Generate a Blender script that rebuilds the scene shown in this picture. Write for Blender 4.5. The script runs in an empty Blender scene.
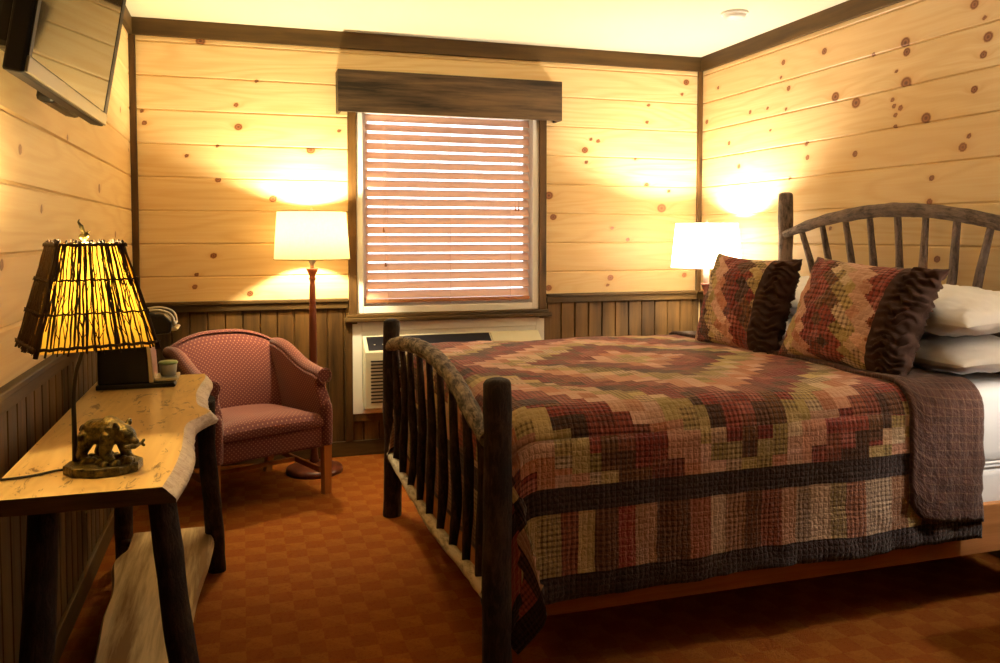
import bpy, bmesh, math, random
from math import sin, cos, pi, atan2, hypot, radians
from mathutils import Vector, Matrix, noise

S = bpy.context.scene
COL = S.collection

# ------------------------------------------------------------------ camera
cam_d = bpy.data.cameras.new('camera')
cam = bpy.data.objects.new('camera', cam_d)
COL.objects.link(cam)
cam.location = (0, 0, 1.288)
cam.rotation_euler = (pi / 2 - 0.0466, 0, -0.3013)
cam_d.sensor_width = 36
cam_d.lens = 830 / 1000 * 36
cam_d.shift_y = -0.058
cam_d.clip_start = 0.01
S.camera = cam

# ------------------------------------------------------------------ daylight, exposure
W = bpy.data.worlds.new('World')
S.world = W
W.use_nodes = True
W.node_tree.nodes['Background'].inputs[0].default_value = (0.86, 0.92, 1.0, 1)
W.node_tree.nodes['Background'].inputs[1].default_value = 3.2
S.view_settings.view_transform = 'Standard'
S.view_settings.look = 'None'
S.view_settings.gamma = 1
S.view_settings.use_curve_mapping = False
S.view_settings.exposure = 0.56
S.cycles.use_denoising = True
S.cycles.max_bounces = 8
S.cycles.diffuse_bounces = 5
S.cycles.sample_clamp_indirect = 4.0
S.cycles.caustics_reflective = False
S.cycles.caustics_refractive = False

FLOOR_LAMP_W = 64.0
BED_LAMP_W = 68.0
NEAR_LAMP_W = 31.0
BEAR_LAMP_W = 18.0
WARM = (1.0, 0.83, 0.48)
WARM2 = (1.0, 0.86, 0.64)
WARM3 = (1.0, 0.91, 0.78)

# ------------------------------------------------------------------ room numbers
L, R, B, REAR, H = -0.56, 2.884, 4.837, -0.95, 2.44
RAIL, CROWN = 0.915, 2.348
WX0, WX1, WZ0, WZ1 = 0.632, 1.750, 0.832, 2.065     # window opening
T = 0.12

# ------------------------------------------------------------------ mesh builder
class MB:
    def __init__(s):
        s.v = []; s.f = []; s.uv = []; s.sm = []; s.fa = []
    def add(s, vs, fs, uvs=None, smooth=False, fa=None):
        o = len(s.v)
        s.v += [tuple(p) for p in vs]
        for i, f in enumerate(fs):
            s.f.append([o + k for k in f]); s.sm.append(smooth)
            s.uv.append(uvs[i] if uvs else None)
            s.fa.append(fa[i] if fa else None)
        return s
    def box(s, x0, y0, z0, x1, y1, z1, b=0.0, rot=None, seg=2):
        bm = bmesh.new()
        bmesh.ops.create_cube(bm, size=1)
        for v in bm.verts:
            v.co = Vector(((x0 + x1) / 2 + v.co.x * (x1 - x0), (y0 + y1) / 2 + v.co.y * (y1 - y0), (z0 + z1) / 2 + v.co.z * (z1 - z0)))
        if b > 0:
            bmesh.ops.bevel(bm, geom=list(bm.edges), offset=b, segments=seg, affect='EDGES', profile=0.5)
        if rot: bmesh.ops.transform(bm, matrix=rot, verts=bm.verts)
        return s.frombm(bm)
    def frombm(s, bm, smooth=False):
        bm.verts.ensure_lookup_table(); bm.verts.index_update()
        s.add([v.co[:] for v in bm.verts], [[v.index for v in f.verts] for f in bm.faces], None, smooth)
        bm.free(); return s
    def grid(s, fn, nu, nv, uvfn=None, smooth=True, closeu=False, closev=False, fafn=None, flip=False):
        mu = nu if closeu else nu + 1; mv = nv if closev else nv + 1
        vs = [fn(i / nu, j / nv) for i in range(mu) for j in range(mv)]
        fs, us, fa = [], [], []
        for i in range(nu):
            for j in range(nv):
                a = i * mv + j; b = ((i + 1) % mu) * mv + j
                c = ((i + 1) % mu) * mv + (j + 1) % mv; d = i * mv + (j + 1) % mv
                q = [a, b, c, d]
                if uvfn: uq = [uvfn(i / nu, j / nv), uvfn((i + 1) / nu, j / nv), uvfn((i + 1) / nu, (j + 1) / nv), uvfn(i / nu, (j + 1) / nv)]
                if flip:
                    q = q[::-1]
                    if uvfn: uq = uq[::-1]
                fs.append(q)
                us.append(uq if uvfn else None)
                fa.append(fafn((i + .5) / nu, (j + .5) / nv) if fafn else None)
        return s.add(vs, fs, us if uvfn else None, smooth, fa if fafn else None)
    def tube(s, pts, r, seg=12, sub=0, rn=0.0, seed=0.0, caps=True, freq=14.0, dome=False):
        pts = [Vector(p) for p in pts]
        rs = list(r) if isinstance(r, (list, tuple)) else [r] * len(pts)
        if sub:
            np_, nr = [], []
            n = len(pts)
            for i in range(n - 1):
                p0 = pts[max(i - 1, 0)]; p1 = pts[i]; p2 = pts[i + 1]; p3 = pts[min(i + 2, n - 1)]
                for k in range(sub):
                    t = k / sub
                    np_.append(0.5 * ((2 * p1) + (p2 - p0) * t + (2 * p0 - 5 * p1 + 4 * p2 - p3) * t * t + (3 * p1 - p0 - 3 * p2 + p3) * t ** 3))
                    nr.append(rs[i] * (1 - t) + rs[i + 1] * t)
            np_.append(pts[-1]); nr.append(rs[-1]); pts, rs = np_, nr
        if dome:      # rounded ends
            d0 = (pts[0] - pts[1]).normalized(); d1 = (pts[-1] - pts[-2]).normalized()
            r0, r1 = rs[0], rs[-1]
            pts = [pts[0] + d0 * r0 * .35, pts[0] + d0 * r0 * .22] + pts + [pts[-1] + d1 * r1 * .22, pts[-1] + d1 * r1 * .35]
            rs = [r0 * .55, r0 * .86] + rs + [r1 * .86, r1 * .55]
        n = len(pts)
        tang = [(pts[min(i + 1, n - 1)] - pts[max(i - 1, 0)]).normalized() for i in range(n)]
        ref = Vector((0, 0, 1)) if abs(tang[0].z) < .9 else Vector((1, 0, 0))
        nrm = tang[0].cross(ref).normalized()
        vs, ln = [], 0
        lens = []
        for i in range(n):
            nrm = (nrm - tang[i] * nrm.dot(tang[i])).normalized()
            bn = tang[i].cross(nrm)
            if i: ln += (pts[i] - pts[i - 1]).length
            lens.append(ln)
            for k in range(seg):
                a = 2 * pi * k / seg
                d = nrm * cos(a) + bn * sin(a)
                rr = rs[i]
                if rn:
                    q = pts[i] + d * rr
                    rr *= 1 + rn * (noise.noise(Vector((q.x * freq + seed, q.y * freq, q.z * freq * .6))) + .5 * noise.noise(Vector((q.x * 50 + seed, q.y * 50, q.z * 30))))
                vs.append(pts[i] + d * rr)
        fs, us = [], []
        for i in range(n - 1):
            for k in range(seg):
                k2 = (k + 1) % seg
                fs.append([i * seg + k, i * seg + k2, (i + 1) * seg + k2, (i + 1) * seg + k])
                c = 2 * pi * rs[i] / seg
                us.append([(lens[i], k * c), (lens[i], (k + 1) * c), (lens[i + 1], (k + 1) * c), (lens[i + 1], k * c)])
        s.add(vs, fs, us, True)
        if caps:
            o = len(s.v) - len(vs)
            s.f.append([o + k for k in range(seg)][::-1]); s.sm.append(False); s.uv.append(None); s.fa.append(None)
            s.f.append([o + (n - 1) * seg + k for k in range(seg)]); s.sm.append(False); s.uv.append(None); s.fa.append(None)
        return s
    def lathe(s, prof, c=(0, 0, 0), seg=32, smooth=True, ax=1.0, ay=1.0, caps=True):
        # prof: list of (r, z)
        n = len(prof)
        vs = [(c[0] + r * cos(2 * pi * k / seg) * ax, c[1] + r * sin(2 * pi * k / seg) * ay, c[2] + z) for r, z in prof for k in range(seg)]
        fs = [[i * seg + k, i * seg + (k + 1) % seg, (i + 1) * seg + (k + 1) % seg, (i + 1) * seg + k] for i in range(n - 1) for k in range(seg)]
        s.add(vs, fs, None, smooth)
        o = len(s.v) - len(vs)
        for i, rev in ((0, True), (n - 1, False)):
            if caps and prof[i][0] > 1e-4:
                f = [o + i * seg + k for k in range(seg)]
                s.f.append(f[::-1] if rev else f); s.sm.append(False); s.uv.append(None); s.fa.append(None)
        return s
    def prism(s, poly, z0, z1, b=0.0, axis='z', seg=2, smooth=False):
        bm = bmesh.new()
        def P(a, c, d): return {'z': (a, c, d), 'x': (d, a, c), 'y': (a, d, c)}[axis]
        v0 = [bm.verts.new(P(a, c, z0)) for a, c in poly]
        v1 = [bm.verts.new(P(a, c, z1)) for a, c in poly]
        bm.faces.new(v0[::-1]); bm.faces.new(v1)
        n = len(poly)
        for i in range(n):
            bm.faces.new([v0[i], v0[(i + 1) % n], v1[(i + 1) % n], v1[i]])
        bmesh.ops.recalc_face_normals(bm, faces=bm.faces)
        if b > 0:
            es = [e for e in bm.edges if len(e.link_faces) == 2 and e.calc_face_angle(0) > 0.9]
            bmesh.ops.bevel(bm, geom=es, offset=b, segments=seg, affect='EDGES', profile=0.5)
        return s.frombm(bm, smooth)

def link(name, mb, mat, parent=None, attrs=None, vattrs=None, weld=False):
    """one mesh object; vertices are given in the parent's space"""
    me = bpy.data.meshes.new(name)
    me.from_pydata(mb.v, [], mb.f)
    me.polygons.foreach_set('use_smooth', mb.sm)
    uvl = me.uv_layers.new(name='UVMap')
    flat = []
    for i, p in enumerate(me.polygons):
        u = mb.uv[i]
        if u is None:
            n = p.normal
            ax, ay, az = abs(n.x), abs(n.y), abs(n.z)
            for vi in p.vertices:
                c = me.vertices[vi].co
                if az >= ax and az >= ay: flat += [c.x, c.y]
                elif ay >= ax: flat += [c.x, c.z]
                else: flat += [c.y, c.z]
        else:
            for a in u: flat += [a[0], a[1]]
    uvl.data.foreach_set('uv', flat)
    if attrs:      # face colour tuples (r,g,b,type) -> corner colour
        ca = me.color_attributes.new('patch', 'FLOAT_COLOR', 'CORNER')
        fl = []
        for i, p in enumerate(me.polygons):
            c = mb.fa[i] or (0.5, 0.5, 0.5, 0)
            fl += list(c) * p.loop_total
        ca.data.foreach_set('color', fl)
    if vattrs:
        for k, vals in vattrs.items():
            a = me.attributes.new(k, 'FLOAT', 'POINT'); a.data.foreach_set('value', vals)
    me.materials.append(mat)
    o = bpy.data.objects.new(name, me)
    COL.objects.link(o)
    if parent: o.parent = parent
    return o

def thing(name, label, cat, loc=(0, 0, 0), rz=0.0, group=None):
    o = bpy.data.objects.new(name, None)
    o.empty_display_size = 0.05
    COL.objects.link(o)
    o.location = loc; o.rotation_euler = (0, 0, rz)
    o['label'] = label; o['category'] = cat
    if group: o['group'] = group
    return o
def tag(o, label, cat, group=None):
    o['label'] = label; o['category'] = cat
    if group: o['group'] = group
    return o
def struct(name, mb, mat, parent=None):
    o = link(name, mb, mat, parent)
    if not parent: o['kind'] = 'structure'
    return o
def lamp_light(name, loc, watts, color, parent, radius=0.03):
    d = bpy.data.lights.new(name, 'POINT')
    d.energy = watts; d.color = color; d.shadow_soft_size = radius
    o = bpy.data.objects.new(name, d); COL.objects.link(o)
    o.location = loc; o.parent = parent
    return o
def subsurf(o, n=1):
    m = o.modifiers.new('s', 'SUBSURF'); m.levels = n; m.render_levels = n
    return o

# ------------------------------------------------------------------ materials
class NT:
    def __init__(s, name):
        s.m = bpy.data.materials.new(name); s.m.use_nodes = True
        s.t = s.m.node_tree; s.t.nodes.clear()
        s.out = s.t.nodes.new('ShaderNodeOutputMaterial')
    def n(s, typ, ins=None, **props):
        nd = s.t.nodes.new('ShaderNode' + typ)
        for k, v in props.items(): setattr(nd, k, v)
        for k, v in (ins or {}).items():
            if isinstance(v, bpy.types.NodeSocket): s.t.links.new(v, nd.inputs[k])
            else: nd.inputs[k].default_value = v
        return nd
    def math(s, op, a, b=0.0, c=None, clamp=False):
        ins = {0: a, 1: b}
        if c is not None: ins[2] = c
        return s.n('Math', ins, operation=op, use_clamp=clamp).outputs[0]
    def mix(s, fac, a, b, blend='MIX'):
        nd = s.n('Mix', {0: fac, 6: a, 7: b}, data_type='RGBA', blend_type=blend)
        return nd.outputs[2]
    def noise(s, vec, scale, detail=4, rough=.55, dist=0):
        return s.n('TexNoise', {'Vector': vec, 'Scale': scale, 'Detail': detail, 'Roughness': rough, 'Distortion': dist}).outputs[0]
    def ramp(s, fac, stops):
        nd = s.n('ValToRGB', {0: fac})
        e = nd.color_ramp.elements
        while len(e) < len(stops): e.new(0.5)
        for i, (p, c) in enumerate(stops):
            e[i].position = p; e[i].color = (c[0], c[1], c[2], 1)
        return nd.outputs[0]
    def mapv(s, vec, scale, loc=(0, 0, 0), rot=(0, 0, 0)):
        return s.n('Mapping', {0: vec, 'Scale': scale, 'Location': loc, 'Rotation': rot}).outputs[0]
    def bump(s, h, strength=.3, dist=.01, normal=None):
        ins = {'Strength': strength, 'Distance': dist, 'Height': h}
        if normal is not None: ins['Normal'] = normal
        return s.n('Bump', ins).outputs[0]
    def bsdf(s, col, rough=.5, normal=None, spec=.5, metal=0.0, extra=None):
        ins = {'Base Color': col, 'Roughness': rough, 'Metallic': metal, 'Specular IOR Level': spec}
        if normal is not None: ins['Normal'] = normal
        if extra: ins.update(extra)
        nd = s.n('BsdfPrincipled', ins)
        s.t.links.new(nd.outputs[0], s.out.inputs[0])
        return nd
    def coord(s, which='Object'): return s.n('TexCoord').outputs[which]
    def attr(s, name): return s.n('Attribute', attribute_name=name)

def c4(c): return (c[0], c[1], c[2], 1)

def m_plain(name, col, rough=.5, spec=.5, metal=0.0, bumpy=0.0, scale=200, var=0.12):
    t = NT(name)
    co = t.coord()
    n = t.noise(co, scale * .1, 3)
    c = t.mix(t.math('MULTIPLY', n, var * 2), c4(col), c4([x * .6 for x in col]))
    nm = t.bump(t.noise(co, scale, 3), bumpy, .002) if bumpy else None
    t.bsdf(c, rough, nm, spec, metal)
    return t.m

def m_wood(name, light, dark, axis='x', rough=.5, scale=1.0, contrast=(.35, .7), spec=.25, bump=.15, knots=False, stretch=14):
    """grain running along one object axis"""
    t = NT(name)
    co = t.coord()
    sc = {'x': (1, stretch, stretch), 'y': (stretch, 1, stretch), 'z': (stretch, stretch, 1)}[axis]
    sc = tuple(k * scale for k in sc)
    big = t.noise(t.mapv(co, tuple(k * .35 for k in sc)), 1.6, 2, .5, .6)
    fine = t.noise(t.mapv(co, sc), 3.2, 5, .65, .3)
    f = t.math('ADD', t.math('MULTIPLY', big, .6), t.math('MULTIPLY', fine, .4))
    c = t.ramp(f, [(contrast[0], dark), (contrast[1], light)])
    if knots:
        vsc = {'x': (2.2, 9, 9), 'y': (9, 2.2, 9), 'z': (9, 9, 2.2)}[axis]
        vo = t.n('TexVoronoi', {'Vector': t.mapv(co, vsc), 'Scale': .55})
        k = t.ramp(vo.outputs[0], [(.0, (1, 1, 1)), (.10, (.9, .9, .9)), (.16, (0, 0, 0))])
        c = t.mix(t.math('MULTIPLY', k, .8), c, c4([d * .35 for d in dark]))
    t.bsdf(c, rough, t.bump(fine, bump, .002), spec)
    return t.m

def m_pine():
    """clear knotty pine: UV u runs along the board, v across it; 'knot', 'halo', 'board' are point attributes"""
    t = NT('knotty_pine')
    uv = t.n('UVMap').outputs[0]
    bd = t.attr('board').outputs['Fac']
    halo = t.attr('halo').outputs['Fac']
    knot = t.attr('knot').outputs['Fac']
    off = t.n('CombineXYZ', {0: t.math('MULTIPLY', bd, 37.0), 1: t.math('ADD', t.math('MULTIPLY', bd, 91.0), t.math('MULTIPLY', halo, .05)), 2: t.math('MULTIPLY', bd, 17.0)}).outputs[0]
    p = t.n('VectorMath', {0: uv, 1: off}, operation='ADD').outputs[0]
    # cathedral grain: bands of a slow field
    slow = t.noise(t.mapv(p, (.55, 4.5, 1)), 1.0, 2, .45, .2)
    bands = t.math('SINE', t.math('MULTIPLY', slow, 80.0))
    b01 = t.math('MULTIPLY_ADD', bands, .5, .5)
    fine = t.noise(t.mapv(p, (2.0, 70, 1)), 1.6, 4, .6)
    tone = t.noise(t.mapv(p, (.5, 3.0, 1)), 1.0, 3, .6)
    c = t.mix(t.math('MULTIPLY', t.math('POWER', b01, 2.0), .42), (.79, .63, .36, 1), (.61, .39, .16, 1))
    c = t.mix(t.math('MULTIPLY', t.n('MapRange', {0: fine, 1: .35, 2: .75}).outputs[0], .38), c, (.64, .37, .14, 1))
    c = t.mix(t.math('MULTIPLY', t.math('SUBTRACT', tone, .35, clamp=True), .9), c, (.70, .49, .24, 1))
    bt = t.math('FRACT', t.math('MULTIPLY', bd, 7.31))
    c = t.mix(t.math('MULTIPLY', bt, .35), c, (.72, .50, .26, 1))
    c = t.mix(t.math('MULTIPLY', halo, .45), c, (.55, .27, .10, 1))
    kc = t.ramp(knot, [(.08, (.42, .19, .07)), (.28, (.15, .055, .022)), (.55, (.34, .14, .06)), (.9, (.11, .04, .02))])
    c = t.mix(t.n('MapRange', {0: knot, 1: .05, 2: .16}).outputs[0], c, kc)
    t.bsdf(c, .42, t.bump(fine, .06, .001), .35)
    return t.m

def m_bark(name, base, light, amount=.35, rough=.75, bump=.9):
    """UV u runs along the log, v round it"""
    t = NT(name)
    uv = t.n('UVMap').outputs[0]; co = t.coord()
    n1 = t.noise(t.mapv(uv, (.28, 1, 1)), 62, 6, .72, .8)
    n2 = t.noise(co, 11, 4, .65)
    n3 = t.noise(t.mapv(uv, (.5, 1, 1)), 210, 3, .6)
    f = t.math('ADD', t.math('MULTIPLY', n1, .65), t.math('MULTIPLY', n2, .45))
    c = t.ramp(f, [(.62 - amount * .35, base), (.80 - amount * .3, light)])
    c = t.mix(t.math('MULTIPLY', n3, .35), c, c4([k * .6 for k in base]))
    t.bsdf(c, rough, t.bump(t.math('ADD', n1, t.math('MULTIPLY', n3, .3)), bump, .008), .3)
    return t.m

def m_quilt(name='patchwork_cotton', ruche=False):
    """patch colour (attribute) woven with small checks, quilted puckers in the UV (metres)"""
    t = NT(name)
    a = t.attr('patch'); col = a.outputs['Color']; ty = a.outputs['Alpha']
    uv = t.n('UVMap').outputs[0]
    sp = t.n('SeparateXYZ', {0: uv})
    u, v = sp.outputs[0], sp.outputs[1]
    def chk(x, k, ph, w):
        s = t.math('SINE', t.math('MULTIPLY_ADD', x, k, ph))
        return t.n('MapRange', {0: s, 1: w, 2: w + .5}).outputs[0]
    k = 2 * pi / .0150
    cu = chk(u, k, 0, .0); cv = chk(v, k, 0, .0)
    g = t.math('ADD', cu, cv)                                    # 0..2 gingham
    dark = t.mix(1.0, col, (.16, .10, .09, 1), 'MULTIPLY')
    isg = t.math('GREATER_THAN', ty, .45)
    c = t.mix(t.math('MULTIPLY', t.math('MULTIPLY', g, .42), isg), col, dark)
    # thin pale lines for the other cloths
    k2 = 2 * pi / .0235
    l1 = t.math('MAXIMUM', chk(u, k2, 1.0, .8), chk(v, k2, .4, .8))
    c = t.mix(t.math('MULTIPLY', l1, t.math('MULTIPLY', t.math('LESS_THAN', ty, .45), .35)), c, (.62, .42, .26, 1))
    n = t.noise(uv, 260, 2)
    c = t.mix(t.math('MULTIPLY', n, .25), c, t.mix(1.0, c, (.55, .5, .45, 1), 'MULTIPLY'))
    # quilting
    warp = t.noise(uv, 16, 2)
    kq = 2 * pi / .0175
    su = t.math('ABSOLUTE', t.math('SINE', t.math('MULTIPLY_ADD', u, kq * .5, t.math('MULTIPLY', warp, 2.2))))
    sv = t.math('ABSOLUTE', t.math('SINE', t.math('MULTIPLY_ADD', v, kq * .5, t.math('MULTIPLY', warp, 2.2))))
    h = t.math('POWER', t.math('MULTIPLY', su, sv), .5)
    h = t.math('ADD', t.math('MULTIPLY', h, .7), t.math('MULTIPLY', t.noise(uv, 62, 3, .65), 2.4))
    t.bsdf(c, .85, t.bump(h, .7, .005), .15, extra={'Sheen Weight': .15})
    return t.m

def m_plaid_back(name='brown_plaid_cotton'):
    t = NT(name)
    uv = t.n('UVMap').outputs[0]
    sp = t.n('SeparateXYZ', {0: uv}); u, v = sp.outputs[0], sp.outputs[1]
    def line(x, per, w, ph=0.0):
        f = t.math('FRACT', t.math('MULTIPLY_ADD', x, 1 / per, ph))
        return t.math('LESS_THAN', f, w)
    l = t.math('ADD', line(u, .028, .12), line(v, .028, .12))
    l2 = t.math('ADD', line(u, .056, .35, .3), line(v, .056, .35, .3))
    c = t.mix(t.math('MULTIPLY', l2, .3), (.070, .030, .022, 1), (.035, .016, .012, 1))
    c = t.mix(t.math('MULTIPLY', l, .26), c, (.22, .13, .08, 1))
    warp = t.noise(uv, 22, 3, .6)
    h = t.math('ADD', t.math('MULTIPLY', warp, 1.6), t.noise(uv, 75, 3, .6))
    t.bsdf(c, .85, t.bump(h, .8, .008), .15, extra={'Sheen Weight': .1})
    return t.m

def m_dots():
    t = NT('maroon_dotted_upholstery')
    uv = t.n('UVMap').outputs[0]
    sp = t.n('SeparateXYZ', {0: uv}); u, v = sp.outputs[0], sp.outputs[1]
    per = .021
    a = t.math('MULTIPLY', t.math('ADD', u, v), 1 / per)
    b = t.math('MULTIPLY', t.math('SUBTRACT', u, v), 1 / per)
    fa = t.math('SUBTRACT', t.math('FRACT', a), .5); fb = t.math('SUBTRACT', t.math('FRACT', b), .5)
    d = t.math('SQRT', t.math('ADD', t.math('MULTIPLY', fa, fa), t.math('MULTIPLY', fb, fb)))
    dot = t.n('MapRange', {0: d, 1: .23, 2: .12}).outputs[0]
    n = t.noise(uv, 500, 2)
    c = t.mix(t.math('MULTIPLY', n, .5), (.135, .036, .034, 1), (.085, .022, .022, 1))
    c = t.mix(t.math('MULTIPLY', dot, .7), c, (.40, .20, .13, 1))
    t.bsdf(c, .9, t.bump(n, .3, .001), .15, extra={'Sheen Weight': .2})
    return t.m

def m_carpet():
    t = NT('rust_checker_carpet')
    co = t.coord()
    sp = t.n('SeparateXYZ', {0: co}); x, y = sp.outputs[0], sp.outputs[1]
    per = .080
    w = t.noise(co, 30, 2)
    fx = t.math('MULTIPLY_ADD', w, .12, t.math('MULTIPLY', x, 1 / per)); fy = t.math('MULTIPLY_ADD', w, .12, t.math('MULTIPLY', y, 1 / per))
    par = t.math('FRACT', t.math('MULTIPLY', t.math('ADD', t.math('FLOOR', fx), t.math('FLOOR', fy)), .5))
    par = t.math('GREATER_THAN', par, .25)
    # every square is shaded corner to corner by its weave
    lx = t.math('FRACT', fx); ly = t.math('FRACT', fy)
    diag = t.math('GREATER_THAN', t.math('ADD', lx, t.math('MULTIPLY', ly, 1.0)), 1.0)
    big = t.noise(co, 3.0, 4)
    fine = t.noise(co, 240, 3, .7)
    vein = t.noise(co, 45, 4, .7, 2.0)
    c = t.mix(par, (.265, .078, .013, 1), (.295, .108, .017, 1))
    c = t.mix(t.math('MULTIPLY', t.math('MULTIPLY', diag, par), .4), c, (.36, .16, .026, 1))
    c = t.mix(t.math('MULTIPLY', t.n('MapRange', {0: vein, 1: .5, 2: .62}).outputs[0], .45), c, (.17, .030, .006, 1))
    c = t.mix(t.math('MULTIPLY', fine, .5), c, (.14, .032, .006, 1))
    c = t.mix(t.math('MULTIPLY', big, .3), c, (.19, .05, .008, 1))
    t.bsdf(c, .95, t.bump(t.math('ADD', fine, vein), .5, .004), .05)
    return t.m

def m_shade(name, col, trans, weave=0.25):
    t = NT(name)
    co = t.coord()
    n = t.noise(t.mapv(co, (60, 60, 260)), 1.0, 3)
    n2 = t.noise(t.mapv(co, (220, 220, 40)), 1.0, 3)
    f = t.math('MULTIPLY', t.math('ADD', n, n2), weave)
    c = t.mix(f, c4(col), c4([k * .55 for k in col]))
    d = t.n('BsdfDiffuse', {0: c}); tr = t.n('BsdfTranslucent', {0: c})
    mx = t.n('MixShader', {0: trans, 1: d.outputs[0], 2: tr.outputs[0]})
    t.t.links.new(mx.outputs[0], t.out.inputs[0])
    return t.m

def m_slat():
    t = NT('blind_slat_wood')
    co = t.coord()
    n = t.noise(t.mapv(co, (3, 60, 60)), 2.0, 4)
    c = t.mix(n, (.90, .70, .57, 1), (.82, .56, .42, 1))
    d = t.n('BsdfPrincipled', {'Base Color': c, 'Roughness': .4})
    tr = t.n('BsdfTranslucent', {0: c})
    mx = t.n('MixShader', {0: .5, 1: d.outputs[0], 2: tr.outputs[0]})
    t.t.links.new(mx.outputs[0], t.out.inputs[0])
    return t.m

def m_glass():
    t = NT('window_glass')
    g = t.n('BsdfGlossy', {0: (1, 1, 1, 1), 'Roughness': .02}); tr = t.n('BsdfTransparent', {0: (.95, .97, .96, 1)})
    fr = t.n('Fresnel', {0: 1.45})
    mx = t.n('MixShader', {0: fr.outputs[0], 1: tr.outputs[0], 2: g.outputs[0]})
    t.t.links.new(mx.outputs[0], t.out.inputs[0])
    return t.m

def m_slab():
    """pale live-edge slab with dark worm tracks, grain along y"""
    t = NT('live_edge_slab_wood')
    co = t.coord()
    slow = t.noise(t.mapv(co, (7, 1.3, 3)), 1.0, 3, .5, .8)
    bands = t.math('MULTIPLY_ADD', t.math('SINE', t.math('MULTIPLY', slow, 60.0)), .5, .5)
    fine = t.noise(t.mapv(co, (60, 4, 20)), 1.0, 5, .6)
    c = t.mix(t.math('MULTIPLY', bands, .45), (.72, .52, .20, 1), (.52, .33, .10, 1))
    c = t.mix(t.math('MULTIPLY', fine, .4), c, (.44, .22, .06, 1))
    spots = t.noise(t.mapv(co, (26, 9, 20)), 1.0, 4, .75, 1.2)
    s = t.n('MapRange', {0: spots, 1: .585, 2: .64}).outputs[0]
    c = t.mix(t.math('MULTIPLY', s, .85), c, (.09, .035, .015, 1))
    big = t.noise(t.mapv(co, (3, 1.2, 3)), 1.0, 2)
    c = t.mix(t.math('MULTIPLY', t.n('MapRange', {0: big, 1: .5, 2: .75}).outputs[0], .45), c, (.36, .17, .06, 1))
    t.bsdf(c, .28, t.bump(fine, .1, .001), .5)
    return t.m

M = {}
M['pine'] = m_pine()
M['dark_x'] = m_wood('stained_trim_wood', (.130, .074, .022), (.028, .015, .005), 'x', .55, knots=True)
M['dark_y'] = m_wood('stained_trim_wood_deep', (.130, .074, .022), (.028, .015, .005), 'y', .55, knots=True)
M['dark_z'] = m_wood('stained_board_wood', (.145, .074, .020), (.016, .008, .003), 'z', .55, knots=True)
M['valance'] = m_wood('stained_valance_wood', (.135, .085, .045), (.014, .009, .006), 'x', .55, knots=True, contrast=(.40, .66))
M['ceiling'] = m_plain('ceiling_paint', (.84, .80, .66), .9, .2, bumpy=.15, scale=160, var=.02)
M['carpet'] = m_carpet()
M['bark'] = m_bark('hickory_bark', (.014, .007, .005), (.075, .042, .028), .3)
M['bark_grey'] = m_bark('grey_hickory_bark', (.035, .023, .018), (.24, .17, .135), .55)
M['bark_pale'] = m_bark('peeled_hickory_bark', (.022, .013, .009), (.42, .33, .22), .42)
M['debarked'] = m_bark('debarked_hickory', (.10, .07, .04), (.62, .54, .40), .75)
M['cut_end'] = m_wood('cut_log_wood', (.40, .20, .10), (.20, .09, .045), 'x', .6, 2)
M['oak'] = m_wood('red_oak_board', (.52, .24, .085), (.26, .10, .03), 'x', .45, 1.0)
M['white_vinyl'] = m_plain('white_vinyl', (.87, .87, .86), .35, .5, var=.03)
M['ac_cream'] = m_plain('cream_plastic', (.62, .60, .46), .45, .5, var=.03)
M['ac_black'] = m_plain('black_control_panel', (.010, .010, .016), .3, .5)
M['black'] = m_plain('black_plastic', (.008, .007, .007), .4, .3)
def m_bronze():
    t = NT('dark_bronze'); co = t.coord()
    n = t.noise(co, 70, 5, .7); f = t.noise(t.mapv(co, (1, 1, .4)), 260, 3, .6)
    c = t.ramp(n, [(.38, (.022, .017, .009)), (.62, (.16, .125, .045))])
    t.bsdf(c, .33, t.bump(t.math('ADD', n, t.math('MULTIPLY', f, .5)), .8, .0035), .5, .8)
    return t.m
M['bronze'] = m_bronze()
M['dark_metal'] = m_plain('dark_lamp_metal', (.04, .03, .022), .4, .5, .7)
M['silver'] = m_plain('brushed_silver', (.62, .60, .55), .28, .5, .9)
M['mahogany'] = m_wood('mahogany_turned_wood', (.16, .045, .022), (.07, .018, .010), 'z', .3, 1)
M['chair_wood'] = m_wood('honey_oak_wood', (.46, .19, .05), (.28, .10, .025), 'z', .35, 1)
M['linen_shade'] = m_shade('linen_lampshade', (.60, .46, .25), .16, .45)
M['white_shade'] = m_shade('white_lampshade', (.93, .90, .84), .5, .05)
M['amber'] = m_shade('amber_parchment', (.98, .76, .27), .65, .15)
M['twig'] = m_plain('dark_twig_bark', (.040, .020, .010), .7, .3, bumpy=.5)
M['linen'] = m_plain('white_cotton', (.82, .82, .84), .8, .2, bumpy=.1, scale=300, var=.02)
M['quilt'] = m_quilt()
M['plaid'] = m_plaid_back()
M['ruche'] = m_plain('dark_brown_cotton', (.072, .036, .027), .8, .2, bumpy=.5, scale=60, var=.5)
M['dots'] = m_dots()
M['slat'] = m_slat()
M['glass'] = m_glass()
M['blind_rail'] = m_wood('brown_blind_rail', (.46, .22, .10), (.30, .13, .06), 'x', .4)
M['slab'] = m_slab()
M['slab_edge'] = m_bark('pale_live_edge', (.26, .17, .12), (.60, .50, .42), .7, .55, .5)
M['slab_pale'] = m_wood('pale_slab_wood', (.72, .56, .30), (.26, .15, .06), 'y', .5, 1.0, knots=True, contrast=(.40, .56))
M['end_grain_shaded'] = m_wood('brown_end_grain_shaded', (.12, .06, .022), (.05, .025, .010), 'x', .6, 2)  # end grain of the slab, darkened in colour to imitate shade
def m_screen():
    t = NT('glossy_screen')
    t.bsdf((.004, .004, .005, 1), .05, None, .35)
    return t.m
M['screen'] = m_screen()
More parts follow.
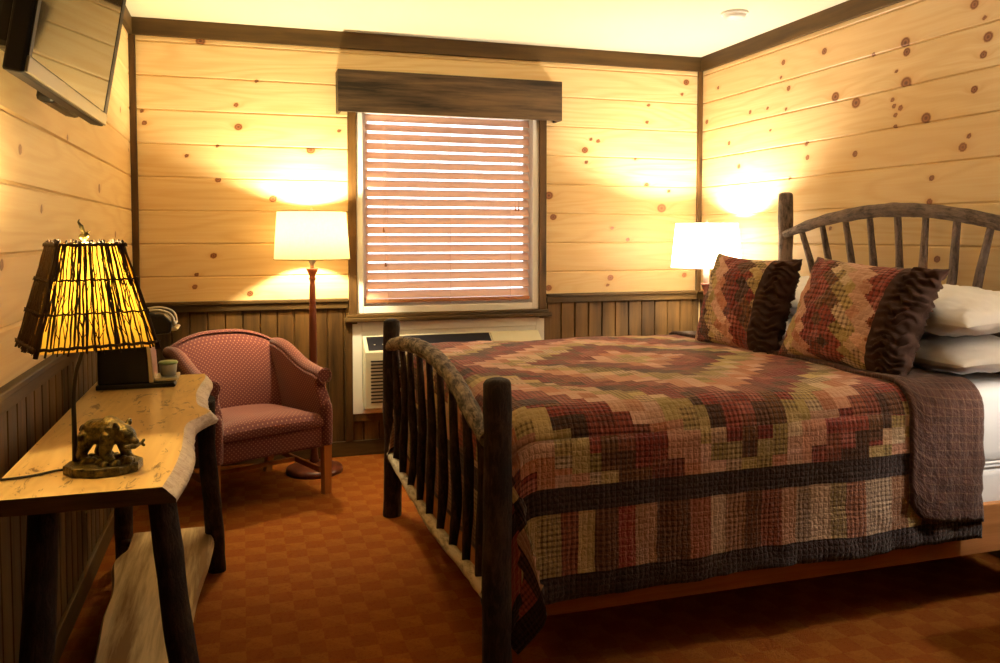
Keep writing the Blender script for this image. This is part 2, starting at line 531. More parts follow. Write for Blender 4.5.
M['bezel'] = m_plain('black_bezel', (.006, .006, .009), .45, .25)
M['bezel_silver'] = m_plain('silver_bezel', (.16, .14, .10), .3, .5, .3)
def m_bulb(col, s):
    t = NT('lamp_bulb')
    e = t.n('Emission', {0: c4(col), 1: s}); t.t.links.new(e.outputs[0], t.out.inputs[0]); return t.m
M['bulb'] = m_bulb((1, .85, .6), 6)
M['green'] = m_plain('green_cup_lid', (.30, .42, .16), .4)
M['grey_cup'] = m_plain('grey_coffee_cup', (.42, .42, .36), .4)

# ------------------------------------------------------------------ knotty pine panelling
KB = [(-0.02,2.003,1.2),(-0.01,1.883,2),(-0.5,1.95,0.9),(-0.28,1.717,0.9),(0.09,2.14,0.9),(-0.12,1.776,0.8),(0.54,1.881,0.9),(0.38,1.768,2.4),(-0.12,1.59,1.5),(-0.2,2.339,2.4),(-0.49,1.886,1.2),(-0.15,1.173,1.6),(-0.25,1.003,1.3),(-0.24,1.069,1),(0.04,0.959,1.6),(0.17,1.489,2),(2.1,1.887,0.9),(2.06,1.818,2),(2.07,1.743,1),(2.41,1.771,0.8),(2.49,2.009,1),(1.82,1.531,2.6),(1.85,1.398,2),(2.25,1.331,1),(2.36,1.257,1.2),(2.24,1.015,2),(2.22,0.968,1),(2.49,1.607,1.6),(2.6,1.46,3),(2.77,1.024,1.6),(2.65,1.571,1),(1.82,0.957,2),(2.15,1.877,1.2),(2.77,2.277,2),(2.74,2.199,1),(2.5,2.117,1)]
KR = [(3.55,1.987,2.6),(3.4,1.934,2.8),(3.08,1.975,3),(2.96,1.801,2.6),(3.16,1.912,1),(3.15,1.882,1.1),(3.11,1.867,1.3),(3.14,1.839,1.1),(3.14,1.787,1),(2.71,1.885,1.6),(2.67,2.018,1.6),(2.76,1.654,2),(2.73,1.697,1),(2.92,1.536,1.3),(3.4,1.685,1.6),(3.77,1.775,1.4),(3.76,1.7,1.4),(3.93,2.093,1.5),(4.12,2.012,1),(4.29,2.013,1.2),(4.4,1.703,1.5),(4.51,1.854,1.4),(4.09,1.882,0.8),(3.95,1.982,0.9),(4.0,2.165,1),(3.98,2.244,1.5),(3.29,2.144,1),(3.14,2.04,0.8),(3.08,2.114,2),(2.72,2.232,2),(2.65,2.085,2.2),(3.09,2.158,2.6),(3.64,2.234,1.8),(2.67,2.166,1),(4.64,2.215,1),(4.77,2.018,1.5),(3.91,1.599,1),(2.93,1.432,1.5),(3.29,1.319,1.2),(2.88,1.182,1.6),(2.6,1.02,1.5),(3.57,1.321,1)]
KL = [(2.73,1.363,1.2),(3.14,1.617,1.2),(3.78,1.48,2),(4.75,1.732,1),(4.47,1.901,1.5),(4.21,1.288,1.6),(2.5,1.515,1.5)]
for kk, (a, b), seed in ((KR, (REAR, 2.4), 3), (KL, (REAR, 2.3), 4)):
    rr = random.Random(seed)
    for i in range(26): kk.append((rr.uniform(a, b), rr.uniform(.95, 2.3), rr.uniform(.8, 2.4)))

PITCH, TOPLINE = .1807, 2.322
def panelling(spans, P, knots, seed, res=.0095, flip=False):
    """spans: (u0,u1,z0,z1[,res]) rectangles; P(u, z, depth) -> point; depth>0 goes into the wall"""
    mb = MB(); kn, hl, bd = [], [], []
    for sp in spans:
        u0, u1, z0, z1 = sp[:4]; rs = sp[4] if len(sp) > 4 else res
        k = 0
        zt = TOPLINE + PITCH
        while zt > z0 + .001:
            zb = zt - PITCH
            a, b = max(zb, z0), min(zt, z1)
            if b - a > .004:
                rnd = random.Random(seed * 100 + k).random()
                n = max(2, int((b - a) / rs))
                zs = [(a, .007 if a == zb else 0.), (a + .0015, .007 if a == zb else 0.), (a + .007, 0.)]
                zs += [(a + .007 + (b - a - .014) * q / n, 0.) for q in range(1, n)]
                zs += [(b - .007, 0.), (b - .001, .006 if b == zt else 0.), (b, .007 if b == zt else 0.)]
                nu = max(2, int((u1 - u0) / rs))
                base = len(mb.v)
                near = [q for q in knots if u0 - .2 < q[0] < u1 + .2 and a - .06 < q[1] < b + .06]
                near = [q for q in near if a - .005 < q[1] < b + .005]
                for i in range(nu + 1):
                    u = u0 + (u1 - u0) * i / nu
                    loc = [q for q in near if abs(q[0] - u) < .16]
                    for z, dep in zs:
                        mb.v.append(P(u, z, dep))
                        kv = hv = 0.
                        for q in loc:
                            r = q[2] * .0058
                            du, dz = (u - q[0]) / (r * 1.15), (z - q[1]) / r
                            d2 = du * du + dz * dz
                            kv = max(kv, math.exp(-d2 * .9))
                            du, dz = (u - q[0]) / (r * 4.5), (z - q[1]) / (r * 1.9)
                            hv = max(hv, math.exp(-(du * du + dz * dz)))
                        kn.append(kv); hl.append(hv); bd.append(rnd)
                m = len(zs)
                for i in range(nu):
                    for j in range(m - 1):
                        q = [base + i * m + j, base + (i + 1) * m + j, base + (i + 1) * m + j + 1, base + i * m + j + 1]
                        ua, ub = u0 + (u1 - u0) * i / nu, u0 + (u1 - u0) * (i + 1) / nu
                        uv = [(ua, zs[j][0]), (ub, zs[j][0]), (ub, zs[j + 1][0]), (ua, zs[j + 1][0])]
                        if flip: q = q[::-1]; uv = uv[::-1]
                        mb.f.append(q); mb.uv.append(uv); mb.sm.append(False); mb.fa.append(None)
            zt = zb; k += 1
    return mb, {'knot': kn, 'halo': hl, 'board': bd}

def solid(mb, va, *boxes):
    """backing slabs of a wall"""
    for b in boxes:
        n = len(mb.v); mb.box(*b)
        k = len(mb.v) - n
        va['knot'] += [0.] * k; va['halo'] += [0.] * k; va['board'] += [.3] * k

def wainscot(u0, u1, z0, z1, P, seed, flip=False):
    """narrow upright boards with a V joint"""
    mb = MB(); rr = random.Random(seed)
    u = u0
    w = .093
    while u < u1 - .002:
        e = min(u + w, u1)
        prof = [(u, .009), (u + .002, .009), (u + .006, 0), ((u + e) / 2, -.0005), (e - .006, 0), (e - .001, .009), (e, .009)]
        o = len(mb.v)
        for a, d in prof:
            mb.v.append(P(a, z0, d)); mb.v.append(P(a, z1, d))
        for i in range(len(prof) - 1):
            q = [o + 2 * i, o + 2 * i + 2, o + 2 * i + 3, o + 2 * i + 1]
            if flip: q = q[::-1]
            mb.f.append(q); mb.uv.append(None); mb.sm.append(False); mb.fa.append(None)
        u = e
    return mb

# ---- back wall, with the window and the air conditioner
PB = lambda u, z, d: (u, B + d, z)
mb, va = panelling([(L, WX0 - .02, RAIL, CROWN + .01), (WX1 + .02, R, RAIL, CROWN + .01), (WX0 - .02, WX1 + .02, WZ1 - .02, CROWN + .01)], PB, KB, 1)
solid(mb, va, (L - T, B + .0095, 0, WX0, B + T, H), (WX1, B + .0095, 0, R + T, B + T, H), (WX0, B + .0095, WZ1, WX1, B + T, H), (WX0, B + .0095, 0, WX1, B + T, WZ0))
wall_back = link('wall_back', mb, M['pine'], None, None, va); wall_back['kind'] = 'structure'
w = wainscot(L, WX0 - .06, 0, RAIL, PB, 5)
w2 = wainscot(WX1 + .06, R, 0, RAIL, PB, 6); w.add(w2.v, w2.f)
w3 = wainscot(WX0 - .06, WX1 + .06, 0, .26, PB, 6); w.add(w3.v, w3.f)
link('wainscot_boards', w, M['dark_z'], wall_back)

# ---- left wall
PL = lambda u, z, d: (L - d, u, z)
mb, va = panelling([(1.2, B, RAIL, CROWN + .01, .011), (REAR, 1.2, RAIL, CROWN + .01, .05)], PL, KL, 2)
solid(mb, va, (L - T, REAR - T, 0, L - .0095, B + T, H))
wall_left = link('wall_left', mb, M['pine'], None, None, va); wall_left['kind'] = 'structure'
link('wainscot_boards', wainscot(REAR, B, 0, RAIL, PL, 8), M['dark_z'], wall_left)

# ---- right wall
PR = lambda u, z, d: (R + d, u, z)
mb, va = panelling([(2.3, B, RAIL, CROWN + .01), (REAR, 2.3, RAIL, CROWN + .01, .04)], PR, KR, 3, flip=True)
solid(mb, va, (R + .0095, REAR - T, 0, R + T, B + T, H))
wall_right = link('wall_right', mb, M['pine'], None, None, va); wall_right['kind'] = 'structure'
link('wainscot_boards', wainscot(REAR, B, 0, RAIL, PR, 9, True), M['dark_z'], wall_right)

# ---- rear wall behind the viewer
PF = lambda u, z, d: (u, REAR - d, z)
mb, va = panelling([(L, R, RAIL, CROWN + .01, .05)], PF, [], 4, flip=True)
solid(mb, va, (L - T, REAR - T, 0, R + T, REAR - .0095, H))
wall_rear = link('wall_rear', mb, M['pine'], None, None, va); wall_rear['kind'] = 'structure'
link('wainscot_boards', wainscot(L, R, 0, RAIL, PF, 10, True), M['dark_z'], wall_rear)

struct('floor', MB().box(L - T, REAR - T, -.1, R + T, B + T, 0), M['carpet'])
struct('ceiling', MB().box(L - T, REAR - T, H, R + T, B + T, H + .1), M['ceiling'])

# ---- trim: crown boards, chair rails, corner strips, baseboards
struct('trim_1', MB().box(L, B - .02, CROWN, R, B, H, .002), M['dark_x'])
struct('trim_2', MB().box(R - .02, REAR, CROWN, R, B - .02, H, .002), M['dark_y'])
struct('trim_3', MB().box(L, REAR, CROWN, L + .02, B - .02, H, .002), M['dark_y'])
struct('trim_4', MB().box(L, REAR, CROWN, R, REAR + .02, H, .002), M['dark_x'])
def rail(name, a, b, face, axis, end=0.0):
    m = MB()
    if axis == 'x':
        m.box(a, face - .030, RAIL - .012, b, face, RAIL + .008, .004)
        m.box(a, face - .018, RAIL - .050, b, face, RAIL - .012, .003)
        struct(name, m, M['dark_x'])
    else:
        s = 1 if face < 0 else -1
        m.box(min(face, face + s * .030), a, RAIL - .012, max(face, face + s * .030), b, RAIL + .008, .004)
        m.box(min(face, face + s * .018), a, RAIL - .050, max(face, face + s * .018), b, RAIL - .012, .003)
        struct(name, m, M['dark_y'])
rail('trim_5', L + .03, WX0 - .052, B, 'x')
rail('trim_6', WX1 + .052, R - .03, B, 'x')
rail('trim_7', REAR, B, L, 'y')
rail('trim_8', REAR, B, R, 'y')
struct('trim_9', MB().box(L, B - .018, RAIL + .008, L + .034, B, CROWN, .003), M['dark_z'])
struct('trim_10', MB().box(R - .034, B - .018, RAIL + .008, R, B, CROWN, .003), M['dark_z'])
struct('baseboard_back', MB().box(L + .016, B - .016, 0, R - .016, B, .0885, .004), M['dark_x'])
struct('baseboard_left', MB().box(L, REAR, 0, L + .016, B - .016, .0885, .004), M['dark_y'])
struct('baseboard_right', MB().box(R - .016, REAR, 0, R, B - .016, .0885, .004), M['dark_y'])

# ---- window: dark casing, sill, white vinyl frame, sashes, panes
win = bpy.data.objects.new('window_1', None); COL.objects.link(win); win.location = (0, 0, 0); win['kind'] = 'structure'
c = MB()
c.box(WX0 - .047, B - .024, WZ0 - .06, WX0, B, WZ1 + .02, .003)
c.box(WX1, B - .024, WZ0 - .06, WX1 + .047, B, WZ1 + .02, .003)
c.box(WX0 - .047, B - .024, WZ1, WX1 + .047, B, WZ1 + .06, .003)
link('casing', c, M['dark_z'], win)
s = MB()
s.box(WX0 - .075, B - .055, WZ0 - .048, WX1 + .075, B, WZ0 - .024, .005)
s.box(WX0 - .06, B - .035, WZ0 - .024, WX1 + .06, B, WZ0 - .004, .004)
link('sill', s, M['dark_x'], win)
f = MB()
def frame(mb, x0, x1, z0, z1, w, y0, y1, b=.003):
    mb.box(x0, y0, z0, x0 + w, y1, z1, b); mb.box(x1 - w, y0, z0, x1, y1, z1, b)
    mb.box(x0 + w, y0, z0, x1 - w, y1, z0 + w, b); mb.box(x0 + w, y0, z1 - w, x1 - w, y1, z1, b)
frame(f, WX0, WX1, WZ0 - .002, WZ1, .040, B - .012, B + .10)
frame(f, WX0 + .03, WX1 - .03, WZ0 + .028, WZ1 - .03, .012, B + .055, B + .10)
link('vinyl_frame', f, M['white_vinyl'], win)
zm = (WZ0 + WZ1) / 2
for z0, z1, y in ((WZ0 + .04, WZ1 - .04, B + .06),):
    f = MB(); frame(f, WX0 + .042, WX1 - .042, z0, z1, .035, y, y + .018, .002)
    so = link('sash', f, M['white_vinyl'], win)
    link('pane', MB().box(WX0 + .07, y + .007, z0 + .03, WX1 - .07, y + .011, z1 - .03), M['glass'], so)

# ---- wooden blind
BLX0, BLX1 = .684, 1.698
bl = thing('venetian_blind', 'reddish wooden slatted blind lowered over the bright window', 'blind', ((BLX0 + BLX1) / 2, B + .02, WZ1 - .03))
ox, oy, oz = bl.location
def shift(mb, loc):
    mb.v = [(x - loc[0], y - loc[1], z - loc[2]) for x, y, z in mb.v]; return mb
m = MB(); m.box(BLX0, B - .008, WZ1 - .075, BLX1, B + .045, WZ1 - .032, .003)
link('head_rail', shift(m, bl.location), M['white_vinyl'], bl)
m = MB(); n_s = 19; ztop, zbot = WZ1 - .10, WZ0 + .105
ang = radians(50)
for i in range(n_s + 1):
    z = ztop + (zbot - ztop) * i / n_s
    prof = []
    hw = .028
    for k in range(7):
        a = -hw + 2 * hw * k / 6
        cz = .0022 * (1 - (a / hw) ** 2)
        prof.append((a, cz))
    pts = [(a, cz + .0012) for a, cz in prof] + [(a, cz - .0012) for a, cz in prof[::-1]]
    vs = []
    for x in (BLX0 + .006, BLX1 - .006):
        for a, cz in pts:
            y = a * cos(ang) + cz * sin(ang) * -1
            zz = a * sin(ang) + cz * cos(ang)
            vs.append((x, B + .018 + y, z + zz))
    k = len(pts)
    fs = [[q, (q + 1) % k, k + (q + 1) % k, k + q] for q in range(k)] + [list(range(k))[::-1], list(range(k, 2 * k))]
    m.add(vs, fs)
link('slats', shift(m, bl.location), M['slat'], bl)
m = MB(); m.box(BLX0 + .004, B - .006, WZ0 + .058, BLX1 - .004, B + .044, WZ0 + .080, .003)
br = link('bottom_rail', shift(m, bl.location), M['blind_rail'], bl)
for x in (BLX0 + .13, (BLX0 + BLX1) / 2, BLX1 - .13):
    m = MB(); m.lathe([(.0, -.012), (.007, -.01), (.008, 0), (.005, .004)], (x, B + .002, WZ0 + .062), 12)
    link('ladder_button', shift(m, bl.location), M['slat'], br)
for x in (BLX0 + .13, (BLX0 + BLX1) / 2, BLX1 - .13):
    m = MB()
    for yy in (B - .009, B + .043): m.tube([(x, yy, WZ1 - .05), (x, yy, WZ0 + .07)], .0011, 6)
    link('ladder_cord', shift(m, bl.location), M['slat'], bl)
for x, z1 in ((BLX0 + .105, 1.33), (BLX0 + .115, 1.13), (BLX1 - .10, 1.46), (BLX1 - .08, 1.46)):
    m = MB(); m.tube([(x, B - .016, WZ1 - .06), (x + .002, B - .018, z1 + .3), (x, B - .016, z1)], .0011, 6, sub=4)
    cd = link('pull_cord', shift(m, bl.location), M['slat'], bl)
    m = MB(); m.lathe([(.0015, 0), (.003, -.004), (.0065, -.022), (.0055, -.027), (0, -.028)], (x, B - .016, z1), 12)
    link('tassel', shift(m, bl.location), M['oak'], cd)

# ---- valance box over the window
va_ = thing('window_valance', 'dark stained knotty wood valance box above the window blind', 'valance', (1.19, B, 1.977))
m = MB(); m.box(.522, B - .115, 1.977, 1.862, B - .095, 2.212, .0025); link('front_board', shift(m, va_.location), M['valance'], va_)
for x in (.522, 1.842):
    m = MB(); m.box(x, B - .095, 1.977, x + .02, B, 2.212, .0025); link('side_board', shift(m, va_.location), M['valance'], va_)
m = MB(); m.box(.522 + .02, B - .095, 2.192, 1.842, B, 2.212, .0025); link('top_board', shift(m, va_.location), M['valance'], va_)

# ---- white surround and the air conditioner under the window
f = MB()
SX0, SX1, SZ0, SZ1 = .604, 1.784, .245, WZ0 - .05
frame(f, SX0, SX1, SZ0, SZ1, .055, B - .022, B - .0005, .003)
f.box(SX0 + .055, B - .014, SZ0 + .055, SX1 - .055, B - .0005, SZ1 - .055, 0)
struct('trim_11', f, M['white_vinyl'])
struct('trim_12', MB().box(SX0 - .045, B - .02, .0885, SX0, B, WZ0 - .05, .003).box(SX1, B - .02, .0885, SX1 + .045, B, WZ0 - .05, .003).box(SX0, B - .02, SZ0 - .045, SX1, B, SZ0, .003), M['dark_z'])
ac = thing('air_conditioner', 'cream through-wall air conditioner under the window beside the bed foot', 'air conditioner', (1.2, B - .022, .287))
AX0, AX1 = .66, 1.742
YF = 4.695; YW = B - .022
prof = [(YW, .287), (YF + .012, .287), (YF, .300), (YF, .618), (YF + .004, .624), (YW, .702)]
m = MB(); m.prism(prof, AX0, AX1, .004, axis='x')
link('housing', shift(m, ac.location), M['ac_cream'], ac)
def slope(mb, x0, x1, t0, t1, h):
    # a thin plate lying on the slanted top, t 0 (front) .. 1 (wall)
    a = Vector((0, YF + .004, .624)); b = Vector((0, YW, .702)); nrm = Vector((0, -(b.z - a.z), b.y - a.y)).normalized()
    p0, p1 = a.lerp(b, t0), a.lerp(b, t1)
    vs = []
    for x in (x0, x1):
        for p in (p0, p1):
            for k in (0, h):
                q = p + nrm * k; vs.append((x, q.y, q.z))
    mb.add(vs, [[0, 1, 3, 2], [4, 6, 7, 5], [0, 4, 5, 1], [2, 3, 7, 6], [1, 5, 7, 3], [0, 2, 6, 4]])
m = MB(); slope(m, AX0 + .02, 1.42, .06, .90, .003); link('control_strip', shift(m, ac.location), M['ac_black'], ac)
m = MB(); slope(m, 1.43, AX1 - .02, .10, .90, .006); link('control_cover', shift(m, ac.location), M['ac_cream'], ac)
for x0, x1 in ((AX0 + .03, AX0 + .36), (AX1 - .36, AX1 - .03)):
    m = MB()
    for i in range(13):
        z = .33 + i * .0195
        m.box(x0, YF - .003, z, x1, YF + .004, z + .008)
    link('grille', shift(m, ac.location), M['ac_black'], ac)
for i in range(3):
    m = MB(); m.lathe([(.006, 0), (.005, .004), (0, .0045)], (AX0 + .06 + .05 * i, YF + .05, .655), 12)
    link('dial', shift(m, ac.location), M['ac_cream'], ac)

# ---- smoke detector
sd = thing('smoke_detector', 'small round white smoke detector on the ceiling in the right corner', 'smoke detector', (2.46, 3.81, H))
link('base_plate', MB().lathe([(.068, -.012), (.07, -.006), (.07, 0)], (0, 0, 0), 32), M['white_vinyl'], sd)
link('cover', MB().lathe([(0, -.034), (.035, -.033), (.052, -.028), (.060, -.012), (.060, -.010)], (0, 0, 0), 32), M['white_vinyl'], sd)

# ================================================================== BED
FX, HX = .645, 2.765
YN, YF_, YC = 2.095, 3.740, 2.915
bed = thing('log_bed', 'large rustic hickory log bed with arched spindle headboard and footboard', 'bed', (1.7, YC, 0))
def log(name, pts, r, mat, parent, seg=14, sub=6, rn=.12, seed=0., dome=False, root=None):
    m = MB(); m.tube(pts, r, seg, sub, rn, seed, True, dome=dome)
    return link(name, shift(m, (root or parent).location), mat, parent)
log('post', [(FX, YN, 0), (FX - .004, YN, .3), (FX + .002, YN + .004, .6), (FX, YN, .893)], [.043, .040, .040, .038], M['bark'], bed, seed=1, dome=True)
log('post', [(FX, YF_, 0), (FX + .004, YF_, .3), (FX - .002, YF_, .6), (FX, YF_, .893)], [.042, .039, .040, .037], M['bark'], bed, seed=2, dome=True)
for yy, sd_ in ((3.775, 3), (2.075, 4)):
    log('post', [(HX, yy, 0), (HX - .004, yy, .5), (HX + .004, yy, 1.0), (HX - .002, yy, 1.5)], [.045, .040, .038, .037], M['bark_grey'], bed, seed=sd_, dome=True)
FTOP = [(3.715, .782), (3.56, .812), (3.39, .838), (3.12, .862), (2.9, .861), (2.68, .843), (2.45, .808), (2.27, .772), (2.115, .738)]
log('top_rail', [(FX - .012 - .01 * sin(i), y, z) for i, (y, z) in enumerate(FTOP)], [.019, .026, .029, .030, .028, .030, .027, .027, .022], M['bark_pale'], bed, 16, 6, .22, 7)
log('lower_rail', [(FX - .012, y, z) for y, z in ((3.72, .292), (3.3, .268), (2.8, .262), (2.3, .292), (2.115, .300))], [.017, .019, .020, .020, .018], M['debarked'], bed, 14, 8, .25, 9)
def zat(tab, y):
    for i in range(len(tab) - 1):
        if tab[i][0] >= y >= tab[i + 1][0]:
            t = (tab[i][0] - y) / (tab[i][0] - tab[i + 1][0]); return tab[i][1] * (1 - t) + tab[i + 1][1] * t
    return tab[-1][1]
for i, y in enumerate((3.60, 3.43, 3.255, 3.08, 2.91, 2.735, 2.56, 2.40, 2.245)):
    rr = random.Random(i); a = rr.uniform(-.006, .006); zt = zat(FTOP, y)
    log('spindle', [(FX - .010, y + a, .275), (FX + a, y - a, .42), (FX - a * .5, y + a, .60), (FX - .010, y, zt - .005)], [.013, .016 + .003 * rr.random(), .016, .011], M['bark'], bed, 10, 5, .14, i * 3.1)
HTOP = [(3.755, 1.292), (3.60, 1.328), (3.42, 1.365), (3.15, 1.394), (2.95, 1.398), (2.80, 1.388), (2.6, 1.362), (2.40, 1.320), (2.24, 1.275), (2.115, 1.235)]
log('top_rail', [(HX - .014, y, z) for y, z in HTOP], [.020, .026, .029, .031, .031, .031, .030, .029, .027, .022], M['bark_grey'], bed, 16, 6, .15, 17)
log('lower_rail', [(HX - .01, 3.75, .60), (HX, 3.2, .59), (HX, 2.6, .60), (HX - .01, 2.10, .60)], .026, M['bark_grey'], bed, 14, 6, .15, 19)
tops = (3.625, 3.47, 3.305, 3.145, 2.975, 2.815, 2.655, 2.495, 2.34, 2.20)
for i, y in enumerate(tops):
    rr = random.Random(i + 50); lean = (YC + .04 - y) * .20; a = rr.uniform(-.008, .008); zt = zat(HTOP, y)
    log('spindle', [(HX - .008, y + lean * 1.6, .59), (HX, y + lean * 1.2 + a, .85), (HX, y + lean * .6 - a, 1.1), (HX - .01, y, zt - .02), (HX - .014, y, zt)], [.018, .019 + .003 * rr.random(), .018, .014, .009], M['bark_grey'], bed, 10, 5, .13, 60 + i * 2.3)
for y0, y1 in ((2.165, 2.192), (3.64, 3.667)):
    m = MB(); m.box(FX + .02, y0, .205, HX - .01, y1, .372, .004); link('side_board', shift(m, bed.location), M['oak'], bed)
m = MB(); m.box(FX + .035, 2.192, .205, FX + .060, 3.64, .372, .003); link('foot_board', shift(m, bed.location), M['oak'], bed)

# ---- box spring and mattress
def soft_box(name, x0, x1, y0, y1, z0, z1, r, mat, root, puff=.006, seed=0):
    m = MB(); m.box(x0, y0, z0, x1, y1, z1, r, seg=5)
    o = link(name, shift(m, root.location), mat, root)
    for p in o.data.polygons: p.use_smooth = True
    return o
bs = thing('box_spring', 'white fabric box spring inside the oak bed rails', 'box spring', (1.7, YC, .25))
soft_box('body', .70, 2.715, 2.203, 3.627, .25, .487, .03, M['linen'], bs)
mt = thing('mattress', 'thick mattress in a white fitted sheet below the quilt', 'mattress', (1.7, YC, .487))
soft_box('body', .705, 2.715, 2.195, 3.635, .487, .772, .055, M['linen'], mt)
m = MB()
for z in (.505, .752):
    pts = []
    for x, y in ((.725, 2.194), (2.695, 2.194), (2.716, 2.215), (2.716, 3.615), (2.695, 3.636), (.725, 3.636), (.704, 3.615), (.704, 2.215), (.725, 2.194)): pts.append((x, y, z))
    if z < .6: m.tube(pts, .005, 8)
link('piping', shift(m, mt.location), M['linen'], mt)

# ---- cloth colours
YEL = [(.48, .36, .15), (.50, .37, .16), (.58, .40, .25), (.36, .27, .10), (.62, .47, .31)]
PINK = [(.52, .26, .17), (.62, .38, .29), (.44, .18, .10), (.56, .33, .23)]
RED = [(.27, .050, .038), (.33, .075, .052), (.22, .060, .040), (.30, .10, .06), (.40, .13, .095)]
BRN = [(.15, .065, .035), (.20, .09, .04), (.10, .045, .028)]
DRK = [(.045, .022, .018)]
def pick(lst, key, typ=None):
    rr = random.Random(str(key)); c = rr.choice(lst); k = rr.uniform(.85, 1.15)
    return (c[0] * k, c[1] * k, c[2] * k, rr.random() if typ is None else typ)
def barn(x, y, key='', g=.050, h=.030, rw=.115):
    """stepped log-cabin diamonds; x, y in metres from the middle of a diamond"""
    ix, iy = math.floor(x / g + .5), math.floor(y / h + .5)
    d = abs(ix * g) + abs(iy * h) * 1.0
    ring = int((d + .02) / rw)
    band = ring % 4
    lg = (ix if (iy // 2) % 2 else ix // 2, iy // 2 if ix % 3 else iy, ring)
    if band == 0: return pick(YEL, (key, 'a', lg))
    if band == 1: return pick(PINK, (key, 'b', lg), .2)
    if band == 2: return pick(RED, (key, 'c', lg), .9)
    return pick(BRN + RED[:2], (key, 'd', lg), .7)

# ---- quilt
QZ = .802
QA, QR, QS = .700, .088, 1.278      # flat half width, corner radius, half width over the side
QX0, QX1 = .775, 2.325              # start of the flat top at the foot, end of the quilt at the head
QF = .088
ARC = QR * pi / 2
BORD = (.962, 1.032, 1.208)
NQ = lambda x, y, z, f, k=0.: noise.noise(Vector((x * f + k, y * f, z * f)))
def side_prof(s):
    """s >= 0 from centre line outwards -> (offset, drop)"""
    if s <= QA: return s, 0.
    if s <= QA + ARC:
        a = (s - QA) / QR; return QA + QR * sin(a), QR * (1 - cos(a))
    return QA + QR, QR + (s - QA - ARC)
def quilt_pt(px, s, lift=0.):
    """px: metres along the bed from the head-side end of the top towards the foot (may run past the foot edge); s: across"""
    sg = -1 if s < 0 else 1
    sa = abs(s)
    off, drop = side_prof(sa)
    a = px - (QX1 - QX0)                       # past the foot edge when > 0
    hang_b = max(0., sa - QA - ARC)
    if a <= 0:
        x = QX1 - px; fd = 0.; fo = 0.; ha = 0.
    else:
        if a <= ARC: t = a / QR; fo = QR * sin(t); fd = QR * (1 - cos(t)); ha = 0.
        else: fo = QR; fd = QR + (a - ARC); ha = a - ARC
        x = QX0 - fo
    if ha > 0 and hang_b > 0:                  # the loose corner hangs in one cone
        r = hypot(ha, hang_b); t = atan2(ha, hang_b) / (pi / 2)
        ox = .20 * r * sin(2 * pi * t); oy = .085 * r * sin(2 * pi * t)
        x = QX0 - QF + (ox if ox > 0 else ox * .85)
        y = YC + sg * (QA + QR + oy)
        z = QZ - QR - r * .97
        if t > .5: y = YC + sg * (QA + QR - .03 * r / .5 - .0)
        x += .004 * NQ(x, y, z, 9)
        return (x, y, z)
    z = QZ - drop - fd
    y = YC + sg * off
    # body
    w = 1 if hang_b > 0 or ha > 0 else 0
    k = min(hang_b / .45, 1.)
    wob = NQ(x * 1.0, 3 * sg, z * .35, 5.5) * .022 * k + NQ(x, 9., z, 17) * .012 * k + NQ(x, 5., z, 40) * .006 * k + abs(sin(x * 11.0)) * .010 * k
    y += sg * (wob + lift)
    if w == 0:
        z += lift + .010 * NQ(x, y, 0, 3.2) + .004 * NQ(x, y, 0, 11) - .010 * max(0, (abs(s) / QA) ** 4)
        if a > ARC: pass
    if ha > 0: x -= .006 * abs(NQ(y, z, 1., 8)) * min(ha / .2, 1)
    # the hem waves a little
    if hang_b > 0: z += .010 * NQ(x, 0, 4., 3.0) * k + .012 * k * (x - 1.3)
    return (x, y, z)
FOOT_L = .088 * pi / 2 + .40
STEP = .0175
def quilt_color(px, s):
    x = px - (QX1 - 1.44); y = s + .02
    a = px - (QX1 - QX0)
    sa = abs(s)
    e = max(sa, BORD[0] - .01 + (a - (.088 * pi / 2 + .125)) if a > 0 else 0)      # distance into the border
    if e > BORD[2] or e > 1.3: return pick(DRK, 'hem', .9)
    if e > BORD[1]:
        t = px if sa >= e - 1e-6 else s
        k = math.floor(t / .060)
        rr = random.Random(k * 7 + 3)
        return pick([rr.choice([(.34, .25, .10), (.40, .29, .13), (.36, .19, .11), (.34, .14, .07), (.42, .30, .20)] + RED[:4] + BRN)], ('p', k))
    if e > BORD[0]: return pick(DRK, 'b', .9)
    return barn(x, y)
mq = MB()
LEN = (QX1 - QX0) + FOOT_L
nu = int(LEN / STEP); nv = int(2 * QS / STEP)
mq.grid(lambda a, b: quilt_pt(a * LEN, (b * 2 - 1) * QS), nu, nv, lambda a, b: (a * LEN, (b * 2 - 1) * QS), True, fafn=lambda a, b: quilt_color(a * LEN, (b * 2 - 1) * QS))
qt = thing('patchwork_quilt', 'red, tan and brown patchwork quilt spread over the bed with diamond rings', 'quilt', (1.5, YC, QZ))
qo = link('quilt_top', shift(mq, qt.location), M['quilt'], qt, attrs=True)
sm = qo.modifiers.new('thick', 'SOLIDIFY'); sm.thickness = .010; sm.offset = -1
# the head end folded back, showing its plaid backing
mf = MB()
FW = .300
def fold_pt(a, b):
    px = a * FW
    s = (b * 2 - 1) * 1.185
    # rounded lower corner at the free hem
    lim = 1.185 - .06 * max(0, (a - .75) / .25) ** 2 + .035 * (1 - a)
    s = max(-lim, min(lim, s * lim / 1.185))
    p = quilt_pt(px + .0, s, .016)
    x, y, z = p
    if a < .12: 
        k = (a / .12); dz = -.008 * (1 - k)
        z += dz if abs(s) < QA else 0; y += (.010 if s < 0 else -.010) * (1 - k) if abs(s) >= QA else 0
    sg = -1 if s < 0 else 1
    hb = max(0, abs(s) - QA - ARC)
    y += sg * (.012 * abs(NQ(x, 1, z, 10)) * min(1, hb / .2) + .006 * abs(NQ(x, 7, z, 26)) * min(1, hb / .1))
    return (x, y, z)
mf.grid(fold_pt, 24, 110, lambda a, b: (a * FW, (b * 2 - 1) * 1.185), True)
